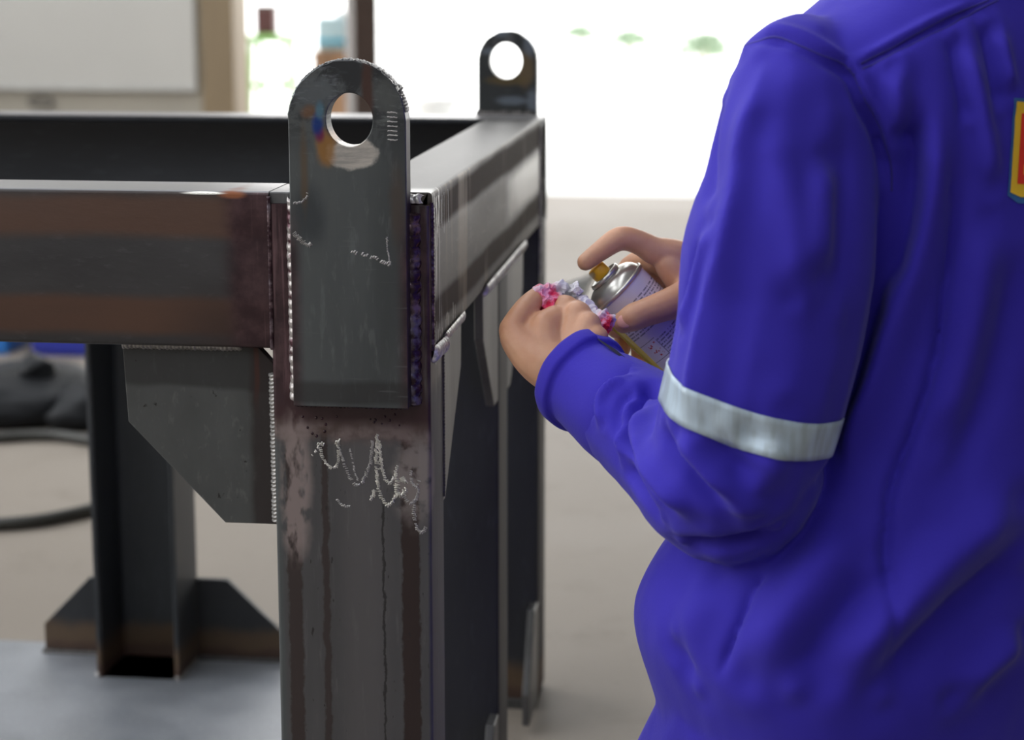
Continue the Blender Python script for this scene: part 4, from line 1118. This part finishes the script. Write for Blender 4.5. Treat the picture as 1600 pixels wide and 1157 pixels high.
v, f = [], []
for i, s in enumerate(np.linspace(-.014, -.066, 12)):
    wv = .05 * math.sin(math.pi * i / 11) + .012
    for a in (SLIT - wv, SLIT + wv * .6):
        v.append(CUFF_B + ax * s + (e1 * math.cos(a) + e2 * math.sin(a)) * (.0432 - .0008 * abs(i - 5) / 5))
for i in range(11): f.append((2 * i, 2 * i + 1, 2 * i + 3, 2 * i + 2))
from_np('placket_shade', v, f, simple('slit_shade', (.006, .005, .03), .9), cf)  # dark strip laid on the cuff as the shade inside its slit

def ribbon(name, pts, width, lift, mat, parent, per=8):
    P = [Vector(p) for p in catmull(pts, per)]
    v, f = [], []
    out = []
    for p in P:
        loc, nr, _, _ = cloth_bvh.find_nearest(p)
        out.append((loc, nr))
    for i, (p, nr) in enumerate(out):
        T = (out[min(i + 1, len(out) - 1)][0] - out[max(i - 1, 0)][0]).normalized()
        s = nr.cross(T).normalized()
        for k, (a, h) in enumerate(((-1, 0), (-.5, 1), (.5, 1), (1, 0))):
            v.append(p + s * (a * width / 2) + nr * (h * lift))
    for i in range(len(out) - 1):
        for k in range(3): f.append((i * 4 + k, i * 4 + k + 1, (i + 1) * 4 + k + 1, (i + 1) * 4 + k))
    return from_np(name, v, f, mat, parent)
M['thread'] = simple('blue_thread', (.030, .022, .25), .7)
for key in ('yoke_seam', 'yoke_seam2', 'arm_seam'):
    ribbon('stitched_seam', SEAMS[key], .0016, .0005, M['thread'], cov)

# turned-down collar
cv_, cf_ = [], []
CR = [(.952, .0800, .0700), (.968, .0735, .0665), (.990, .0705, .0670), (.996, .0725, .0690), (.990, .0765, .0725), (.966, .0880, .0800), (.946, .1000, .0880)]
for z_, a_, b__ in CR:
    for k in range(48):
        q = 2 * math.pi * k / 48
        p = Vector((.068, .034, z_)) - LFT * (a_ * math.cos(q)) + FWD * (b__ * math.sin(q)) - Vector((0, 0, .02 * max(0, math.sin(q)) ** 2))
        cv_.append(p)
for i in range(len(CR) - 1):
    for k in range(48): cf_.append((i * 48 + k, i * 48 + (k + 1) % 48, (i + 1) * 48 + (k + 1) % 48, (i + 1) * 48 + k))
from_np('collar', cv_, cf_, M['cloth'], cov)

# reflective band round the left sleeve
arm = [Vector(p[:3]) for p in LEFT_SLEEVE['arm']]
C0 = arm[6].lerp(arm[7], .30); adir = (arm[7] - arm[5]).normalized()
u1 = (Vector((1, 0, 0)) - adir * adir.x).normalized(); u2 = adir.cross(u1)
rows, cols = 7, 110
grid = {}
for k in range(cols):
    a = R(-215) + R(215 - 20) * k / (cols - 1)
    d = u1 * math.cos(a) - u2 * math.sin(a)
    for j in range(rows):
        off = (j / (rows - 1) - .5) * .0275 + .002 * math.cos(a) - .0145 * math.sin(a) + .0025
        o_ = C0 + adir * off
        h = cloth_bvh.ray_cast(o_, d, .080)
        if h[0] is not None and h[1].dot(d) > .2: grid[k, j] = h[0] + h[1] * .0011
    if k > cols // 2 and any((k, j) not in grid for j in range(rows)):
        for j in range(rows): grid.pop((k, j), None)
        break
v, f, ids = [], [], {}
for key, p in grid.items(): ids[key] = len(v); v.append(p)
for k in range(cols - 1):
    for j in range(rows - 1):
        q = [(k, j), (k + 1, j), (k + 1, j + 1), (k, j + 1)]
        if all(x in ids for x in q): f.append([ids[x] for x in q])
t = NT('reflective_band_fabric')
st_ = t.smooth(t.noise(95, 3, .5, stretch=(1, 1, .12)), .35, .65)
gr = t.noise(700, 1)
t.set(t.mix(st_, (.36, .43, .49), (.50, .61, .72)), .38, .15)
t.bump(gr, .0003, .3)
band = from_np('reflective_band', v, f, t.mat, cov); band['label'] = 'silver grey reflective band'
sol = band.modifiers.new('thickness', 'SOLIDIFY'); sol.thickness = .0012; sol.offset = 0

# woven patch on the back
ptl, pbl = Vector(SEAMS['patch'][0]), Vector(SEAMS['patch'][1])
pd = (pbl - ptl); ph = pd.length; pd.normalize()
pr = -LFT - pd * (-LFT).dot(pd); pr.normalize()
def patch(name, s0, s1, t0, t1, lift, mat, parent, wavy=0.0, n=14):
    v, f = [], []
    m_ = 12
    for i in range(n + 1):
        for j in range(m_ + 1):
            s = s0 + (s1 - s0) * i / n - .003
            tt = t0 + (t1 - t0) * j / m_
            if wavy and j == m_: tt += wavy * math.sin(s * 160) - (wavy * 2.0 if i in (0, n) else 0)
            p = ptl + pr * s + pd * tt
            h = cloth_bvh.ray_cast(p - FWD * .08, FWD, .2)
            q = h[0] if h[0] is not None else p
            v.append(q - FWD * lift)
    for i in range(n):
        for j in range(m_):
            k0 = i * (m_ + 1) + j
            f.append((k0, k0 + 1, k0 + m_ + 2, k0 + m_ + 1))
    return from_np(name, v, f, mat, parent)
PW = .125
bp = patch('back_patch', 0, PW, 0, ph, .0010, simple('patch_blue_edge', (.03, .13, .36), .6), cov, .0016)
patch('patch_field', .0014, PW - .0014, .0024, ph - .004, .0018, simple('patch_yellow', (.80, .50, .03), .6, var=.05), bp, .001)
patch('patch_panel', .0060, PW - .0060, .0105, ph - .0125, .0025, simple('patch_red', (.74, .03, .022), .6, var=.06), bp)
py_ = simple('patch_yellow_bars', (.80, .55, .05), .6, var=.05)
for i in range(4):
    s = .0100 + i * .028
    for t0, t1 in ((.0225, .0305), (.0385, .0400), (.0465, .0535)):
        patch('patch_bar', s, s + .019, t0, t1, .0031, py_, bp, 0, 4)

# finger nails
nm = simple('nail', (.80, .43, .38), .3, var=.03)
def nail(c, ax_, nr, s):
    c, ax_, nr = Vector(c), Vector(ax_).normalized(), Vector(nr).normalized()
    sd = ax_.cross(nr).normalized(); nr = sd.cross(ax_)
    b = bmesh.new(); bmesh.ops.create_uvsphere(b, u_segments=16, v_segments=10, radius=1)
    for v_ in b.verts: v_.co = c + ax_ * (v_.co.x * s[0]) + sd * (v_.co.y * s[1]) + nr * (v_.co.z * s[2])
    from_bm('thumb_nail', b, nm, person, True)
q = [Vector(p[:3]) for p in RIGHT_HAND['thumb']]
nail(q[4].lerp(q[3], .30) + Vector((-.0015, -.0088, .0015)), q[4] - q[3], (-.15, -1, .25), (.0075, .0062, .0022))

# ------------------------------------------------------------------ spray can in the right hand
CT, CB = Vector((-0.2086, 0.2, 0.6616)), Vector((-0.0955, 0.2, 0.5516))
can = empty('spray_can', (0, 0, 0))
tag(can, 'pale spray can with metal dome and yellow nozzle held in the right hand', 'spray can')
down = (CB - CT).normalized()
zc = -down; xc = Vector((0, -1, 0)); xc = (xc - zc * xc.dot(zc)).normalized(); yc = zc.cross(xc)
cm = Matrix((xc, yc, zc)).transposed().to_4x4(); cm.translation = CT
pm = person.matrix_basis if False else Matrix.Translation((.37744, -.05945, 0)) @ Matrix.Rotation(R(6.9985), 4, 'Z')
can.matrix_world = pm @ cm                       # can space: origin at the shoulder seam, z up the can, x to the back of the viewer's thumb
metal = simple('tin_plate', (.50, .49, .46), .28, .85, var=.18, scale=50)
CL = .158
def lz(pr_, mat, name, n=56, smooth=True): return from_np(name, *lathe(pr_, n), mat, can, smooth)
t = NT('printed_can_label')
x, y, z = t.xyz()
ang = t.m('ARCTAN2', y, x)                       # 0 faces the viewer's side
arcl = t.m('MULTIPLY', ang, .0285)
pitch = .0029
row = t.m('FLOOR', t.m('DIVIDE', z, pitch)); fr_ = t.m('FRACT', t.m('DIVIDE', z, pitch))
inrow = t.m('MULTIPLY', t.m('GREATER_THAN', fr_, .22), t.m('LESS_THAN', fr_, .66))
cv = t.n('ShaderNodeCombineXYZ'); t.put(cv.inputs[0], t.m('MULTIPLY', arcl, 520.0)); t.put(cv.inputs[1], t.m('MULTIPLY', row, 7.31))
words = t.m('GREATER_THAN', t.noise(1.0, 2, .7, vec=cv.outputs[0]), .46)
zone1 = t.m('MULTIPLY', t.m('LESS_THAN', z, -.012), t.m('GREATER_THAN', z, -.040))
zone2 = t.m('MULTIPLY', t.m('LESS_THAN', z, -.050), t.m('GREATER_THAN', z, -.150))
side = t.m('GREATER_THAN', arcl, -.006)
zone = t.m('ADD', zone1, t.m('MULTIPLY', zone2, side))
ink = t.m('MULTIPLY', t.m('MULTIPLY', t.m('MULTIPLY', inrow, words), zone), .8)
c = t.mix(t.smooth(t.noise(20, 3), .3, .7), (.60, .57, .68), (.68, .65, .75))
c = t.mix(ink, c, (.12, .11, .16))
ruleA = t.m('MULTIPLY', t.m('LESS_THAN', t.m('ABSOLUTE', t.m('ADD', arcl, .0062)), .0003), t.m('LESS_THAN', z, -.050))
ruleB = t.m('MULTIPLY', t.m('LESS_THAN', t.m('ABSOLUTE', t.m('SUBTRACT', t.m('FRACT', t.m('DIVIDE', z, .019)), .5)), .016), t.m('MULTIPLY', t.m('LESS_THAN', arcl, -.006), t.m('LESS_THAN', z, -.045)))
c = t.mix(t.m('MAXIMUM', ruleA, ruleB), c, (.2, .18, .22))
c = t.mix(t.m('LESS_THAN', arcl, -.0245), c, (.70, .52, .04))
dotm = t.m('MULTIPLY', t.m('MULTIPLY', t.m('GREATER_THAN', arcl, -.017), t.m('LESS_THAN', arcl, -.0085)), t.m('MULTIPLY', t.m('LESS_THAN', z, -.05), t.m('GREATER_THAN', z, -.064)))
c = t.mix(t.m('MULTIPLY', dotm, t.m('GREATER_THAN', t.noise(330, 1), .58)), c, (.42, .03, .05))
t.set(c, .25, .05); t.bsdf.inputs['Coat Weight'].default_value = .4
lab = lz([(.0282, -.0008), (.0283, -.004), (.0283, -CL + .004), (.0280, -CL + .001)], t.mat, 'can_label')
lz([(.0286, -.001), (.0295, -.0002), (.0298, .0012), (.0294, .0026), (.0280, .003), (.0274, .0018)], metal, 'shoulder_seam')
lz([(.0278, .0015), (.0270, .0045), (.0250, .0078), (.0222, .0105), (.0185, .0125), (.0150, .0136), (.0138, .014)], metal, 'dome')
lz([(.0128, .0134), (.0146, .0138), (.0153, .0152), (.0149, .0172), (.0135, .0180), (.0122, .0174), (.0112, .0158), (.006, .0155), (.0045, .016), (.0045, .021), (.0, .021)], metal, 'valve_cup')
lz([(.0278, -CL + .001), (.0290, -CL + .001), (.0294, -CL - .0008), (.0286, -CL - .0022), (.0270, -CL - .0012), (.022, -CL + .004), (.0, -CL + .008)], metal, 'base_rim')
yel = simple('yellow_nozzle_plastic', (.80, .43, .02), .35, var=.05)
lz([(.0, .0172), (.0080, .0172), (.0085, .018), (.0085, .0258), (.0077, .0275), (.0045, .0282), (0, .0280)], yel, 'nozzle', 24)
# yellow warning tag printed near the seam
def label_chip(name, a0, a1, z0, z1, r, mat, parent):
    v, f = [], []
    for i in range(9):
        a = a0 + (a1 - a0) * i / 8
        v += [(r * math.cos(a), r * math.sin(a), z0), (r * math.cos(a), r * math.sin(a), z1)]
    for i in range(8): f.append((2 * i, 2 * i + 1, 2 * i + 3, 2 * i + 2))
    return from_np(name, v, f, mat, parent)
chip = label_chip('warning_tag', R(-47), R(-26), -.0165, -.0105, .02845, simple('tag_yellow', (.80, .55, .03), .3), lab)
for i in range(3):
    a = R(-43 + i * 5.5)
    label_chip('tag_mark', a, a + R(3.2), -.0150, -.0122, .0286, simple('tag_black', (.03, .025, .01), .4), lab)

# ------------------------------------------------------------------ rag and spray
RAG = [(-0.2706, 0.148, 0.663, .0105), (-0.2614, 0.165, 0.654, .010), (-0.2502, 0.168, 0.6546, .0105), (-0.2406, 0.155, 0.6502, .0095), (-0.2337, 0.14, 0.6437, .0088), (-0.2261, 0.13, 0.6442, .0095)]
bm = bmesh.new()
chain_bm(bm, [RAG, [(-.2706, .148, .663, .0095), (-.276, .143, .668, .007), (-.268, .141, .656, .009)],
              [(-.2614, .165, .654, .008), (-.2590, .160, .668, .006)], [(-.2502, .168, .6546, .008), (-.247, .160, .668, .005)],
              [(-.2261, .13, .6442, .008), (-.2215, .126, .6500, .006), (-.228, .124, .637, .007)]], 4)
rag_me = remesh(bm, .0013, 3)
Vr, Nr = mesh_np(rag_me)
for i, p in enumerate(Vr):
    q = Vector(p)
    a = 1 - abs(mnoise.noise(q * 120)) * 2; b_ = 1 - abs(mnoise.noise(q * 260 + Vector((5, 1, 2)))) * 2
    Vr[i] = p + Nr[i] * (.0040 * a + .0016 * b_ - .0022)
rag_me.vertices.foreach_set('co', Vr.astype(np.float32).ravel()); rag_me.update()
rag_me.polygons.foreach_set('use_smooth', [False] * len(rag_me.polygons))
t = NT('stained_tissue')
nz = t.noise(130, 3)
c = t.mix(t.ellip((-.272, .145, .662), (.0135, .03, .0135), .3, .6, 90), (.80, .78, .84), t.mix(t.smooth(nz, .38, .6), (.82, .04, .14), (.86, .36, .56)))
c = t.mix(t.ellip((-.2235, .128, .6445), (.0085, .03, .010), .3, .6, 90), c, t.mix(t.smooth(nz, .40, .62), (.78, .02, .06), (.84, .38, .58)))
t.set(c, .85); t.bsdf.inputs['Subsurface Weight'].default_value = .1; t.bsdf.inputs['Subsurface Radius'].default_value = (.004, .003, .003)
rag_me.materials.clear(); rag_me.materials.append(t.mat); rag_me.name = 'tissue'
rag = link('cleaning_tissue', rag_me)
rag.matrix_world = pm
tag(rag, 'crumpled white tissue with pink stained ends squeezed in the left fist', 'tissue')

NZ, RG = Vector((-0.2294, 0.192, 0.676)), Vector((-0.2590, 0.158, 0.655))
d = RG - NZ; Ln = d.length; d.normalize()
mx = d.cross(Vector((0, 0, 1))).normalized(); my = d.cross(mx)
mist = from_np('spray_mist', *lathe([(0, 0), (.003, 0), (.019, Ln * .95), (.017, Ln * 1.12), (0, Ln * 1.15)], 24), None)
mm = Matrix((mx, my, d)).transposed().to_4x4(); mm.translation = NZ
mist.matrix_world = pm @ mm
tag(mist, 'white mist blowing from the yellow nozzle onto the tissue', 'mist', kind='stuff')
vm = bpy.data.materials.new('spray_mist_vapour'); vm.use_nodes = True
vt = vm.node_tree; vt.nodes.clear()
vo = vt.nodes.new('ShaderNodeOutputMaterial'); vp = vt.nodes.new('ShaderNodeVolumeScatter')
vp.inputs['Color'].default_value = (.95, .96, 1, 1); vp.inputs['Anisotropy'].default_value = .2
vt.links.new(vp.outputs[0], vo.inputs['Volume'])
vtc = vt.nodes.new('ShaderNodeTexCoord'); vnz = vt.nodes.new('ShaderNodeTexNoise'); vnz.inputs['Scale'].default_value = 90
vsep = vt.nodes.new('ShaderNodeSeparateXYZ'); vt.links.new(vtc.outputs['Object'], vsep.inputs[0]); vt.links.new(vtc.outputs['Object'], vnz.inputs['Vector'])
def vmath(op, a, b_=0.0):
    n_ = vt.nodes.new('ShaderNodeMath'); n_.operation = op
    for i, q_ in enumerate((a, b_)):
        if hasattr(q_, 'is_output'): vt.links.new(q_, n_.inputs[i])
        else: n_.inputs[i].default_value = q_
    return n_.outputs[0]
rad2 = vmath('SQRT', vmath('ADD', vmath('MULTIPLY', vsep.outputs[0], vsep.outputs[0]), vmath('MULTIPLY', vsep.outputs[1], vsep.outputs[1])))
coneR = vmath('ADD', vmath('MULTIPLY', vsep.outputs[2], .36), .003)
fall = vmath('MAXIMUM', vmath('SUBTRACT', 1.0, vmath('DIVIDE', rad2, coneR)), 0.0)
dens = vmath('MULTIPLY', vmath('MULTIPLY', fall, MIST_DENSITY), vmath('ADD', vnz.outputs['Fac'], .2))
vt.links.new(dens, vp.inputs['Density'])
mist.data.materials.clear(); mist.data.materials.append(vm)
